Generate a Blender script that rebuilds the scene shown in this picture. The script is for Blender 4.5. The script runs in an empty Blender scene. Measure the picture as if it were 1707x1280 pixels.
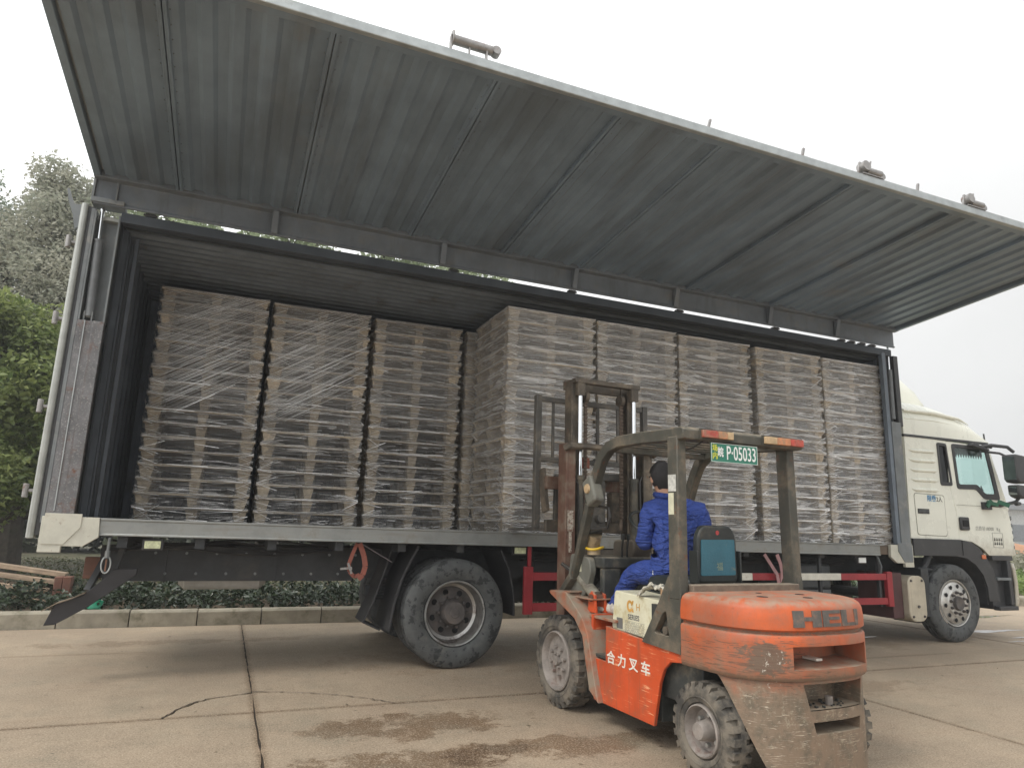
import bpy, bmesh, math, random
import numpy as np
from mathutils import Vector, Matrix
random.seed(7); RNG = np.random.default_rng(7)
PI = math.pi
SC = bpy.context.scene
C = SC.collection

# ------------------------------------------------------------------ camera
yaw, pitch, roll = 0.3854453, 0.2052197, 0.0299854
d = Vector((math.sin(yaw)*math.cos(pitch), math.cos(yaw)*math.cos(pitch), math.sin(pitch)))
r = Vector((math.cos(yaw), -math.sin(yaw), 0))
u = r.cross(d)
r2 = r*math.cos(roll) + u*math.sin(roll)
u2 = -r*math.sin(roll) + u*math.cos(roll)
cam = bpy.data.objects.new('camera', bpy.data.cameras.new('camera'))
C.objects.link(cam)
M = Matrix((r2, u2, -d)).transposed().to_4x4()
M.translation = Vector((-2.2541, -6.87656, 1.40802))
cam.matrix_world = M
cam.data.sensor_width = 36
cam.data.lens = 36*1137.557/1707
cam.data.clip_start = .05
cam.data.clip_end = 2000
SC.camera = cam

# ------------------------------------------------------------------ world (overcast) and sun
w = bpy.data.worlds.new('World'); SC.world = w; w.use_nodes = True
nt = w.node_tree; nt.nodes.clear()
out = nt.nodes.new('ShaderNodeOutputWorld'); bg = nt.nodes.new('ShaderNodeBackground')
tc = nt.nodes.new('ShaderNodeTexCoord'); dot = nt.nodes.new('ShaderNodeVectorMath'); dot.operation = 'DOT_PRODUCT'
SUN = Vector((-.62, -.22, .75)).normalized()
nrm = nt.nodes.new('ShaderNodeVectorMath'); nrm.operation = 'NORMALIZE'
nt.links.new(tc.outputs['Generated'], nrm.inputs[0])
nt.links.new(nrm.outputs[0], dot.inputs[0]); dot.inputs[1].default_value = (-.40, .05, .33)
rp = nt.nodes.new('ShaderNodeValToRGB')
rp.color_ramp.elements[0].position = .18; rp.color_ramp.elements[0].color = (.53, .534, .53, 1)
rp.color_ramp.elements[1].position = .72; rp.color_ramp.elements[1].color = (1.12, 1.13, 1.14, 1)
nz = nt.nodes.new('ShaderNodeTexNoise'); nz.inputs['Scale'].default_value = 2.2; nz.inputs['Detail'].default_value = 4
nt.links.new(nrm.outputs[0], nz.inputs['Vector'])
ma = nt.nodes.new('ShaderNodeMath'); ma.operation = 'MULTIPLY_ADD'; ma.inputs[1].default_value = .24; 
nt.links.new(nz.outputs['Fac'], ma.inputs[0])
ad = nt.nodes.new('ShaderNodeMath'); ad.operation = 'SUBTRACT'; ad.inputs[1].default_value = -.38
nt.links.new(dot.outputs['Value'], ma.inputs[2]); nt.links.new(ma.outputs[0], ad.inputs[0])
nt.links.new(ad.outputs[0], rp.inputs['Fac'])
nt.links.new(rp.outputs['Color'], bg.inputs['Color']); bg.inputs['Strength'].default_value = 1.12
nt.links.new(bg.outputs[0], out.inputs['Surface'])
sl = bpy.data.lights.new('sun', 'SUN'); sl.energy = 1.5; sl.angle = math.radians(18); sl.color = (1, .96, .9)
so = bpy.data.objects.new('sun', sl); C.objects.link(so)
so.rotation_euler = SUN.to_track_quat('Z', 'Y').to_euler(); so.location = (-8, -4, 14)
SC.view_settings.view_transform = 'Standard'; SC.view_settings.look = 'None'
SC.view_settings.exposure = 0.36; SC.view_settings.gamma = 1
SC.cycles.max_bounces = 8; SC.cycles.transparent_max_bounces = 24; SC.cycles.diffuse_bounces = 5
SC.cycles.glossy_bounces = 3; SC.cycles.transmission_bounces = 4
SC.cycles.use_denoising = True

# ------------------------------------------------------------------ materials
def N(nt, t, **k):
    n = nt.nodes.new(t)
    for a, b in k.items():
        if a in n.inputs: n.inputs[a].default_value = b
        else: setattr(n, a, b)
    return n
def mixc(nt, fac, a, b):
    m = nt.nodes.new('ShaderNodeMix'); m.data_type = 'RGBA'
    for i, v in ((0, fac), (6, a), (7, b)):
        if hasattr(v, 'links'): nt.links.new(v, m.inputs[i])
        elif i == 0: m.inputs[0].default_value = v
        else: m.inputs[i].default_value = (*v[:3], 1)
    return m.outputs[2]
def mth(nt, op, a, b=None, c=None, clamp=False):
    m = nt.nodes.new('ShaderNodeMath'); m.operation = op; m.use_clamp = clamp
    for i, v in enumerate((a, b, c)):
        if v is None: continue
        if hasattr(v, 'links'): nt.links.new(v, m.inputs[i])
        else: m.inputs[i].default_value = v
    return m.outputs[0]
def ramp(nt, x, lo, hi):
    m = nt.nodes.new('ShaderNodeMapRange'); m.interpolation_type = 'SMOOTHSTEP'
    nt.links.new(x, m.inputs[0]); m.inputs[1].default_value = lo; m.inputs[2].default_value = hi
    return m.outputs[0]
def noise(nt, vec, scale, detail=4, rough=.6, stretch=None, rot=None, dist=0):
    if stretch is not None or rot is not None:
        mp = nt.nodes.new('ShaderNodeMapping'); nt.links.new(vec, mp.inputs[0]); vec = mp.outputs[0]
        if rot is not None: mp.inputs['Rotation'].default_value = rot
        if stretch is not None: mp.inputs['Scale'].default_value = stretch
    n = N(nt, 'ShaderNodeTexNoise', Scale=scale, Detail=detail, Roughness=rough, Distortion=dist)
    nt.links.new(vec, n.inputs['Vector'])
    return n.outputs['Fac']
MATS = {}
def mat(name, col, rough=.6, metal=0., var=.18, scale=5., dirt=None, rust=None, scratch=None, dust=0., lowdirt=None,
        bump=.15, bscale=60., spec=.5, rand=0., extra=None, streak=None):
    if name in MATS: return MATS[name]
    m = bpy.data.materials.new(name); m.use_nodes = True; nt = m.node_tree; nt.nodes.clear()
    o = N(nt, 'ShaderNodeOutputMaterial'); b = N(nt, 'ShaderNodeBsdfPrincipled', Metallic=metal)
    b.inputs['Specular IOR Level'].default_value = spec
    nt.links.new(b.outputs[0], o.inputs[0])
    tc = N(nt, 'ShaderNodeTexCoord'); v = tc.outputs['Object']
    if rand:
        oi = N(nt, 'ShaderNodeObjectInfo'); ad = N(nt, 'ShaderNodeVectorMath', operation='MULTIPLY_ADD')
        nt.links.new(oi.outputs['Random'], ad.inputs[0]); ad.inputs[1].default_value = (37, 53, 71); nt.links.new(v, ad.inputs[2]); v = ad.outputs[0]
    n1 = noise(nt, v, scale, 5, .62)
    c = mixc(nt, ramp(nt, n1, .28, .72), [x*(1-var) for x in col], [min(1, x*(1+var)) for x in col])
    rg = mth(nt, 'MULTIPLY_ADD', n1, .25, rough-.12)
    if rand:
        hs = N(nt, 'ShaderNodeHueSaturation'); nt.links.new(c, hs.inputs['Color'])
        nt.links.new(mth(nt, 'MULTIPLY_ADD', oi.outputs['Random'], rand*2, 1-rand), hs.inputs['Value']); c = hs.outputs[0]
    if streak:      # (colour, stretch vector, lo, hi)
        s = noise(nt, v, 1., 5, .6, stretch=streak[1])
        c = mixc(nt, mth(nt, 'MULTIPLY', ramp(nt, s, streak[2], streak[3]), streak[4] if len(streak) > 4 else .8), c, streak[0])
    if dirt:        # (colour, scale, lo, hi)
        s = noise(nt, v, dirt[1], 7, .68)
        c = mixc(nt, ramp(nt, s, dirt[2], dirt[3]), c, dirt[0])
    if lowdirt:     # (colour, z0, z1): mud that thins out with height
        sx = N(nt, 'ShaderNodeSeparateXYZ'); nt.links.new(tc.outputs['Object'], sx.inputs[0])
        z = mth(nt, 'MULTIPLY_ADD', noise(nt, v, 9, 6, .7), .5, sx.outputs['Z'])
        k = N(nt, 'ShaderNodeMapRange'); nt.links.new(z, k.inputs[0])
        k.inputs[1].default_value = lowdirt[1]+.25; k.inputs[2].default_value = lowdirt[2]+.25; k.inputs[3].default_value = 1; k.inputs[4].default_value = 0
        c = mixc(nt, mth(nt, 'MULTIPLY', k.outputs[0], .93), c, lowdirt[0])
    if rust:        # (scale, lo, hi)
        s = noise(nt, v, rust[0], 8, .72)
        c = mixc(nt, ramp(nt, s, rust[1], rust[2]), c, (.14, .055, .025))
    if scratch:     # (colour, stretch, lo, hi, regionscale, rlo, rhi)
        s = noise(nt, v, 1., 3, .6, stretch=scratch[1], dist=.4); g = noise(nt, v, scratch[4], 3, .5)
        f = mth(nt, 'MULTIPLY', ramp(nt, s, scratch[2], scratch[3]), ramp(nt, g, scratch[5], scratch[6]))
        c = mixc(nt, f, c, scratch[0])
    if extra: c = extra(nt, tc.outputs['Object'], c)
    if dust:
        ge = N(nt, 'ShaderNodeNewGeometry'); sx = N(nt, 'ShaderNodeSeparateXYZ'); nt.links.new(ge.outputs['Normal'], sx.inputs[0])
        f = mth(nt, 'MULTIPLY', ramp(nt, sx.outputs['Z'], .2, .9), mth(nt, 'MULTIPLY', ramp(nt, noise(nt, v, 13, 6, .7), .3, .62), dust))
        c = mixc(nt, f, c, (.30, .255, .19))
        rg = mth(nt, 'ADD', rg, mth(nt, 'MULTIPLY', f, .3), clamp=True)
    nt.links.new(c, b.inputs['Base Color']); nt.links.new(rg, b.inputs['Roughness'])
    if bump:
        bp = N(nt, 'ShaderNodeBump', Strength=bump, Distance=.01)
        nt.links.new(noise(nt, v, bscale, 5, .7), bp.inputs['Height']); nt.links.new(bp.outputs[0], b.inputs['Normal'])
    MATS[name] = m
    return m

# ------------------------------------------------------------------ mesh helpers
class MB:
    def __init__(s): s.v = []; s.f = []; s.m = []; s.mi = 0
    def add(s, vs, fs):
        n = len(s.v); s.v += [tuple(p) for p in vs]; s.f += [tuple(i+n for i in f) for f in fs]; s.m += [s.mi]*len(fs); return s
    def box(s, x0, x1, y0, y1, z0, z1, R=None, o=None):
        vs = [Vector((x, y, z)) for x in (x0, x1) for y in (y0, y1) for z in (z0, z1)]
        if R is not None:
            o = Vector(o) if o is not None else Vector(((x0+x1)/2, (y0+y1)/2, (z0+z1)/2)); vs = [R @ (p-o)+o for p in vs]
        return s.add(vs, [(0, 1, 3, 2), (4, 6, 7, 5), (0, 4, 5, 1), (2, 3, 7, 6), (0, 2, 6, 4), (1, 5, 7, 3)])
    def bar(s, a, b, w, h, up=(0, 0, 1)):
        a = Vector(a); b = Vector(b); t = (b-a).normalized(); up = Vector(up)
        if abs(t.dot(up)) > .98: up = Vector((1, 0, 0))
        sd = t.cross(up).normalized(); up = sd.cross(t)
        vs = [p + sd*i*w/2 + up*j*h/2 for p in (a, b) for i, j in ((-1, -1), (1, -1), (1, 1), (-1, 1))]
        return s.add(vs, [(3, 2, 1, 0), (4, 5, 6, 7), (0, 1, 5, 4), (1, 2, 6, 5), (2, 3, 7, 6), (3, 0, 4, 7)])
    def tube(s, pts, rad, n=10, caps=True):
        pts = [Vector(p) for p in pts]; k = len(pts); rs = rad if isinstance(rad, (list, tuple)) else [rad]*k
        vs = []; prev = None
        for i, p in enumerate(pts):
            t = (pts[min(i+1, k-1)]-pts[max(i-1, 0)]).normalized()
            if prev is None: a = t.orthogonal().normalized()
            else: a = (prev-t*prev.dot(t)).normalized()
            prev = a; b = t.cross(a)
            vs += [p+(a*math.cos(2*PI*j/n)+b*math.sin(2*PI*j/n))*rs[i] for j in range(n)]
        fs = [(i*n+j, i*n+(j+1) % n, (i+1)*n+(j+1) % n, (i+1)*n+j) for i in range(k-1) for j in range(n)]
        if caps: fs += [tuple(range(n-1, -1, -1)), tuple((k-1)*n+j for j in range(n))]
        return s.add(vs, fs)
    def prism(s, poly, axis, a0, a1):
        # poly of 2D points in the other two axes (order x,y,z without axis)
        def p3(q, a):
            l = list(q); l.insert(axis, a); return l
        n = len(poly); ar = sum(poly[i][0]*poly[(i+1) % n][1]-poly[(i+1) % n][0]*poly[i][1] for i in range(n))
        vs = [p3(q, a0) for q in poly]+[p3(q, a1) for q in poly]
        f0 = tuple(range(n)); f1 = tuple(n+i for i in range(n)); sd = [(i, (i+1) % n, n+(i+1) % n, n+i) for i in range(n)]
        flip = (ar > 0) ^ (axis == 1)
        if flip: f0 = f0[::-1]
        else: f1 = f1[::-1]; sd = [q[::-1] for q in sd]
        return s.add(vs, [f0, f1]+sd)
    def lathe(s, prof, n=32, axis='y', o=(0, 0, 0), closed=False, a0=0, a1=2*PI):
        # prof: (axial, radius)
        full = abs(a1-a0-2*PI) < 1e-6; k = len(prof); m = n if full else n+1; vs = []
        for i in range(m):
            a = a0+(a1-a0)*i/n
            for (h, r) in prof:
                c, sn = r*math.cos(a), r*math.sin(a)
                p = {'y': (c, h, sn), 'x': (h, c, sn), 'z': (c, sn, h)}[axis]
                vs.append((p[0]+o[0], p[1]+o[1], p[2]+o[2]))
        fs = []
        for i in range(n):
            i2 = (i+1) % m
            for j in range(k-1 if not closed else k):
                j2 = (j+1) % k; fs.append((i*k+j, i*k+j2, i2*k+j2, i2*k+j))
        return s.add(vs, fs)
    def obj(s, name, m, parent=None, smooth=35, bevel=0, fixn=True, seg=2):
        me = bpy.data.meshes.new(name); me.from_pydata(s.v, [], s.f); me.validate()
        ms = m if isinstance(m, (list, tuple)) else [m]
        for x in ms: me.materials.append(x)
        if len(ms) > 1 and len(me.polygons) == len(s.m): me.polygons.foreach_set('material_index', s.m)
        if fixn:
            bm = bmesh.new(); bm.from_mesh(me); bmesh.ops.recalc_face_normals(bm, faces=bm.faces); bm.to_mesh(me); bm.free()
        if smooth: me.shade_smooth(); me.set_sharp_from_angle(angle=math.radians(smooth))
        o = bpy.data.objects.new(name, me); C.objects.link(o)
        if parent: o.parent = parent
        if bevel:
            b = o.modifiers.new('bevel', 'BEVEL'); b.width = bevel; b.segments = seg; b.limit_method = 'ANGLE'; b.angle_limit = math.radians(40); b.harden_normals = False
        return o
def empty(name, loc=(0, 0, 0), rz=0, parent=None):
    o = bpy.data.objects.new(name, None); C.objects.link(o); o.location = loc; o.rotation_euler = (0, 0, rz); o.empty_display_size = .1
    if parent: o.parent = parent
    return o
def tag(o, label=None, cat=None, group=None, kind=None):
    if label: o['label'] = label
    if cat: o['category'] = cat
    if group: o['group'] = group
    if kind: o['kind'] = kind
    return o
def copy(o, parent=None):
    c = o.copy(); C.objects.link(c)
    if parent: c.parent = parent
    return c
def copy_tree(o, parent=None):
    c = o.copy(); C.objects.link(c)
    if parent: c.parent = parent
    for ch in list(o.children): copy_tree(ch, c)
    return c
def text(name, body, size, m, parent, loc, rot, ext=.001, offset=0., align='CENTER', sx=1.):
    cu = bpy.data.curves.new(name, 'FONT'); cu.body = body; cu.size = size; cu.extrude = ext; cu.offset = offset
    cu.align_x = align; cu.align_y = 'CENTER'; cu.resolution_u = 3
    cu.materials.append(m)
    t = bpy.data.objects.new('tmp', cu); me = bpy.data.meshes.new_from_object(t); bpy.data.objects.remove(t); bpy.data.curves.remove(cu); me.name = name
    if not me.materials: me.materials.append(m)
    o = bpy.data.objects.new(name, me); C.objects.link(o); o.parent = parent; o.location = loc; o.rotation_euler = rot; o.scale = (sx, 1, 1)
    return o
def npmesh(name, V, F, m, parent=None, mi=None):
    me = bpy.data.meshes.new(name); n = len(F); k = F.shape[1]
    me.vertices.add(len(V)); me.vertices.foreach_set('co', V.astype(np.float32).ravel())
    me.loops.add(n*k); me.loops.foreach_set('vertex_index', F.astype(np.int32).ravel())
    me.polygons.add(n); me.polygons.foreach_set('loop_start', np.arange(0, n*k, k, dtype=np.int32))
    ms = m if isinstance(m, (list, tuple)) else [m]
    for x in ms: me.materials.append(x)
    if mi is not None: me.polygons.foreach_set('material_index', mi.astype(np.int32))
    me.update(calc_edges=True)
    o = bpy.data.objects.new(name, me); C.objects.link(o)
    if parent: o.parent = parent
    return o

# materials --------------------------------------------------------
MUD = (.20, .165, .12)
grey_steel = mat('grey_steel', (.165, .18, .185), .55, .15, .2, 3, dirt=((.30, .29, .26), 4, .5, .8), rust=(6, .66, .8), bump=.1)
wing_grey = mat('wing_underside', (.203, .262, .322), .42, .2, .16, 1.2, streak=((.125, .145, .16), (2.6, .5, 2), .42, .70, .7), dirt=((.23, .215, .185), .8, .58, .85), rust=(7, .72, .78), bump=.04)
flange_m = mat('flange_grey', (.15, .17, .19), .5, .1, .15, 3, dirt=((.20, .19, .165), 2.5, .5, .8), streak=((.10, .11, .115), (9, 9, 1.2), .5, .75, .6), bump=.08)
inner_grey = mat('box_interior', (.15, .18, .215), .6, .1, .2, 2, dirt=((.09, .09, .09), 3, .5, .8), bump=.08)
post_steel = mat('post_steel', (.15, .15, .155), .55, .2, .3, 6, dirt=((.30, .29, .28), 70, .54, .66), streak=((.11, .085, .075), (20, 20, 1.3), .5, .7, .6), rust=(5, .54, .7), bump=.15)
rail_steel = mat('rail_steel', (.25, .26, .25), .42, .35, .2, 3, dirt=((.17, .15, .12), 3, .5, .75), rust=(9, .66, .8), streak=((.20, .18, .15), (1.2, 1, 22), .5, .8, .6), bump=.12)
white_edge = mat('white_edge', (.38, .40, .38), .5, 0, .12, 6, dirt=((.25, .25, .22), 5, .55, .8), bump=.1)
corner_white = mat('corner_plate', (.54, .53, .45), .5, 0, .12, 6, dirt=((.30, .23, .16), 6, .5, .8), rust=(7, .60, .72), bump=.05)
alu = mat('aluminium_edge', (.36, .385, .385), .45, .5, .15, 8, dirt=((.2, .2, .19), 9, .6, .8), bump=.1)
latch_m = mat('latch_steel', (.30, .29, .28), .45, .6, .2, 20, rust=(15, .55, .75))
chrome = mat('chrome_rod', (.75, .77, .78), .15, 1, .08, 10, bump=.02)
cyl_grey = mat('cylinder_paint', (.15, .16, .165), .4, .1, .15, 8, bump=.05)
dark = mat('chassis_dark', (.030, .033, .036), .6, .1, .4, 4, dirt=((.07, .065, .055), 3, .5, .8), bump=.15)
black_rub = mat('mudguard_rubber', (.028, .028, .030), .6, 0, .3, 6, dirt=((.085, .08, .07), 3, .5, .85), bump=.2)
red_paint = mat('guard_red', (.30, .022, .03), .4, 0, .15, 6, dirt=((.14, .08, .06), 6, .6, .85), bump=.05)
white_paint = mat('guard_white', (.62, .60, .52), .42, 0, .1, 8, dirt=((.28, .24, .18), 6, .6, .85), bump=.05)
cream = mat('cab_cream', (.74, .745, .65), .28, 0, .04, 2, dirt=((.42, .38, .29), 2.2, .66, .95), lowdirt=((.42, .38, .30), 1.1, 1.45), bump=.02, spec=.6)
cab_black = mat('cab_black_trim', (.035, .036, .038), .5, 0, .2, 4, dirt=((.09, .085, .075), 4, .55, .8), bump=.08)
beige_box = mat('tank_beige', (.50, .45, .35), .45, .2, .14, 5, dirt=((.26, .21, .15), 7, .55, .8), streak=((.3, .25, .18), (30, 30, 2), .5, .8, .5))
orange_lens = mat('amber_lens', (.55, .14, .04), .2, bump=0, spec=.7)
print_blue = mat('print_blue', (.05, .22, .42), .5, bump=0); print_grey = mat('print_grey', (.16, .16, .15), .5, bump=0); print_black = mat('print_black', (.02, .02, .02), .5, bump=0)
print_white = mat('print_white', (.72, .70, .62), .5, var=.1, scale=30, dirt=((.5, .2, .1), 60, .60, .68), bump=0); print_yellow = mat('print_yellow', (.62, .62, .06), .5, bump=0)
plate_white = mat('plate_white', (.78, .80, .78), .45, var=.05, bump=0)
print_orange = mat('print_orange', (.55, .30, .07), .5, bump=0)
def tyre_mat(name, col, spots):
    def ex(nt, v, c):
        s = noise(nt, v, 8.5, 8, .68)
        c = mixc(nt, ramp(nt, s, .53, .56), c, spots)
        s = noise(nt, v, 1., 4, .6, stretch=(3, 3, 26)); c = mixc(nt, ramp(nt, s, .55, .75), c, (.085, .088, .086))
        return c
    return mat(name, col, .7, 0, .2, 12, dirt=((.13, .12, .10), 3, .52, .8), extra=ex, bump=.12)
tyre_truck = tyre_mat('tyre_rubber_wet', (.072, .076, .076), (.022, .024, .025))
tyre_fork = mat('tyre_rubber_dusty', (.05, .047, .042), .85, 0, .3, 14, dirt=((.19, .165, .13), 4, .40, .62), bump=.35, bscale=40)
rim_steel = mat('rim_steel', (.50, .51, .50), .33, .75, .2, 8, dirt=((.14, .12, .10), 5, .5, .72), bump=.12)
rim_dark = mat('rim_grimy', (.10, .09, .085), .6, .3, .3, 10, dirt=((.16, .13, .11), 8, .5, .75), bump=.2)
rim_fork = mat('rim_dusty', (.27, .24, .215), .7, .1, .25, 12, dirt=((.17, .10, .08), 10, .55, .75), bump=.3)
shade_black = mat('hole_shade', (.006, .006, .007), .9, bump=0)  # near-black pieces stand for the shade inside openings and seams
def glassm(name, col, rough=.05):
    m = bpy.data.materials.new(name); m.use_nodes = True; nt = m.node_tree; nt.nodes.clear()
    o = N(nt, 'ShaderNodeOutputMaterial'); t = N(nt, 'ShaderNodeBsdfTransparent', Color=(*col, 1)); g = N(nt, 'ShaderNodeBsdfGlossy', Roughness=rough)
    f = N(nt, 'ShaderNodeLayerWeight', Blend=.5); mx = N(nt, 'ShaderNodeMixShader')
    nt.links.new(mth(nt, 'MULTIPLY_ADD', mth(nt, 'POWER', f.outputs[1], 5.), .8, .05), mx.inputs[0]); nt.links.new(t.outputs[0], mx.inputs[1]); nt.links.new(g.outputs[0], mx.inputs[2]); nt.links.new(mx.outputs[0], o.inputs[0])
    return m
glass = glassm('window_glass', (.90, .98, .965)); glass_dark = glassm('dark_glass', (.06, .07, .075))
# ================================================================== GROUND
def conc_extra(nt, v, c):
    s = noise(nt, v, .55, 5, .6); c = mixc(nt, mth(nt, 'MULTIPLY', ramp(nt, s, .42, .7), .5), c, (.215, .165, .12))
    s = noise(nt, v, .9, 5, .6, rot=(0, 0, 2)); c = mixc(nt, mth(nt, 'MULTIPLY', ramp(nt, s, .52, .8), .5), c, (.31, .225, .16))
    s = noise(nt, v, 6, 6, .75); c = mixc(nt, mth(nt, 'MULTIPLY', ramp(nt, s, .5, .72), .45), c, (.21, .165, .12))
    sx = N(nt, 'ShaderNodeSeparateXYZ'); nt.links.new(v, sx.inputs[0])
    wob = noise(nt, v, 3.2, 8, .72); wob2 = noise(nt, v, 14, 6, .8)
    def mulc(c, f, k):     # darken the concrete by factor k (damp, dirt, darker patches) where f = 1
        return mixc(nt, f, c, mixmul(c, k))
    def mixmul(c, k):
        m = nt.nodes.new('ShaderNodeMix'); m.data_type = 'RGBA'; m.blend_type = 'MULTIPLY'; m.inputs[0].default_value = 1
        nt.links.new(c, m.inputs[6]); m.inputs[7].default_value = (*k, 1); return m.outputs[2]
    def spot(c, x, y, rx, ry, amt, k=1.3, col=(.52, .45, .38)):
        dx = mth(nt, 'DIVIDE', mth(nt, 'SUBTRACT', sx.outputs['X'], x), rx); dy = mth(nt, 'DIVIDE', mth(nt, 'SUBTRACT', sx.outputs['Y'], y), ry)
        q = mth(nt, 'ADD', mth(nt, 'MULTIPLY', dx, dx), mth(nt, 'MULTIPLY', dy, dy))
        q = mth(nt, 'ADD', q, mth(nt, 'ADD', mth(nt, 'MULTIPLY', mth(nt, 'SUBTRACT', wob, .5), k*6), mth(nt, 'MULTIPLY', mth(nt, 'SUBTRACT', wob2, .5), 1.6)))
        return mulc(c, mth(nt, 'MULTIPLY', mth(nt, 'SUBTRACT', 1, ramp(nt, q, .35, 1.0)), amt), col)
    c = spot(c, -.85, -1.75, .85, .34, 1.0, 1.0, (.46, .38, .30))
    c = spot(c, 5.6, -.55, 1.1, .05, .6, .5)
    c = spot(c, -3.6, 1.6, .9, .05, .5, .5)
    c = spot(c, -1.0, -2.5, .8, .26, 1.0, 1.0, (.48, .40, .32))
    c = spot(c, .1, -2.5, 1.0, .24, .95, 1.0, (.5, .42, .34))
    c = spot(c, 3.2, -1.7, 1.2, .3, .5)
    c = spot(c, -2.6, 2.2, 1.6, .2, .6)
    c = spot(c, 1.2, .5, 2.6, .9, .45, .8)  # wide darker patches below the truck body
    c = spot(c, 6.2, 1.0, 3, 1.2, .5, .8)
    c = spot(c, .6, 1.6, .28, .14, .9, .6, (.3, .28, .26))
    # dirt gathered along the slab joints
    for axn, vals in (('Y', (-1.12, -5.75)), ('X', (-1.9, 3.15, 8.2, -6.9))):
        for q in vals:
            dd = mth(nt, 'ABSOLUTE', mth(nt, 'SUBTRACT', sx.outputs[axn], q))
            dd = mth(nt, 'ADD', dd, mth(nt, 'MULTIPLY', mth(nt, 'SUBTRACT', wob2, .5), .07))
            c = mulc(c, mth(nt, 'MULTIPLY', mth(nt, 'SUBTRACT', 1, ramp(nt, dd, .0, .06)), .8), (.45, .38, .31))
    s = noise(nt, v, 1.7, 7, .72); c = mixc(nt, mth(nt, 'MULTIPLY', ramp(nt, s, .46, .70), .45), c, (.235, .215, .16))
    s = noise(nt, v, 2.4, 6, .7, rot=(0, 0, .7)); c = mixc(nt, mth(nt, 'MULTIPLY', ramp(nt, s, .52, .70), .5), c, (.42, .325, .23))
    s = noise(nt, v, 1, 5, .7, stretch=(.7, 9, 1), rot=(0, 0, .12)); c = mulc(c, mth(nt, 'MULTIPLY', ramp(nt, s, .54, .74), .45), (.62, .56, .50))
    s = noise(nt, v, 21, 4, .8); c = mixc(nt, mth(nt, 'MULTIPLY', ramp(nt, s, .54, .68), .22), c, (.46, .37, .275))
    s = noise(nt, v, 25, 4, .8, rot=(0, 0, 2)); c = mulc(c, mth(nt, 'MULTIPLY', ramp(nt, s, .54, .68), .3), (.50, .45, .40))
    # aggregate: pale and dark grains
    s = noise(nt, v, 75, 3, .75); c = mixc(nt, mth(nt, 'MULTIPLY', ramp(nt, s, .50, .64), .6), c, (.54, .44, .33))
    s = noise(nt, v, 85, 3, .75, rot=(0, 0, 1)); c = mulc(c, mth(nt, 'MULTIPLY', ramp(nt, s, .51, .64), .7), (.42, .38, .34))
    return c
concrete = mat('concrete', (.365, .292, .21), .78, 0, .13, 2.2, extra=conc_extra, bump=.4, bscale=55, spec=.35)
soil = mat('soil', (.115, .085, .055), .95, 0, .35, 3, bump=.6, bscale=12)
joint_dirt = mat('joint_dirt', (.045, .034, .024), .95, 0, .3, 12, bump=.4)
kerb_m = mat('kerb_concrete', (.30, .27, .21), .85, 0, .18, 5, dirt=((.13, .12, .075), 4, .48, .75), rand=.12, bump=.5, bscale=55)
lawn_m = mat('lawn_soil', (.085, .083, .045), .95, 0, .35, 2, dirt=((.13, .10, .065), 2, .5, .7), bump=.5, bscale=14)

ground = MB().box(-60, 300, -40, 250, -.5, -.09).obj('ground', soil); tag(ground, 'bare soil and hardstanding ground under the concrete yard', kind='structure')
yard = MB().box(-30, 60, -16, 3.47, -.085, -.009).obj('yard_pavement', joint_dirt); tag(yard, 'tan concrete yard of large slabs with dirt filled joints', kind='structure')
XS = [-26.9, -21.9, -16.9, -11.9, -6.9, -1.9, 3.15, 8.2, 13.2, 18.2, 23.2, 28.2, 33.2, 38.2]
YS = [-15., -10.4, -5.75, -1.12, 3.47]
def jag(p, q, n, amp):
    p = Vector(p); q = Vector(q); t = (q-p); s = Vector((-t.y, t.x)).normalized()
    return [p+t*(i/n)+s*random.uniform(-amp, amp) for i in range(1, n)]
def slab(poly, dz=0):
    o = MB().prism([tuple(p) for p in poly], 2, -.08, dz).obj('concrete_slab', concrete, yard, smooth=0)
    b = o.modifiers.new('bevel', 'BEVEL'); b.width = .0025; b.segments = 1; b.limit_method = 'ANGLE'; b.angle_limit = math.radians(60)
g = .009
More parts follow.
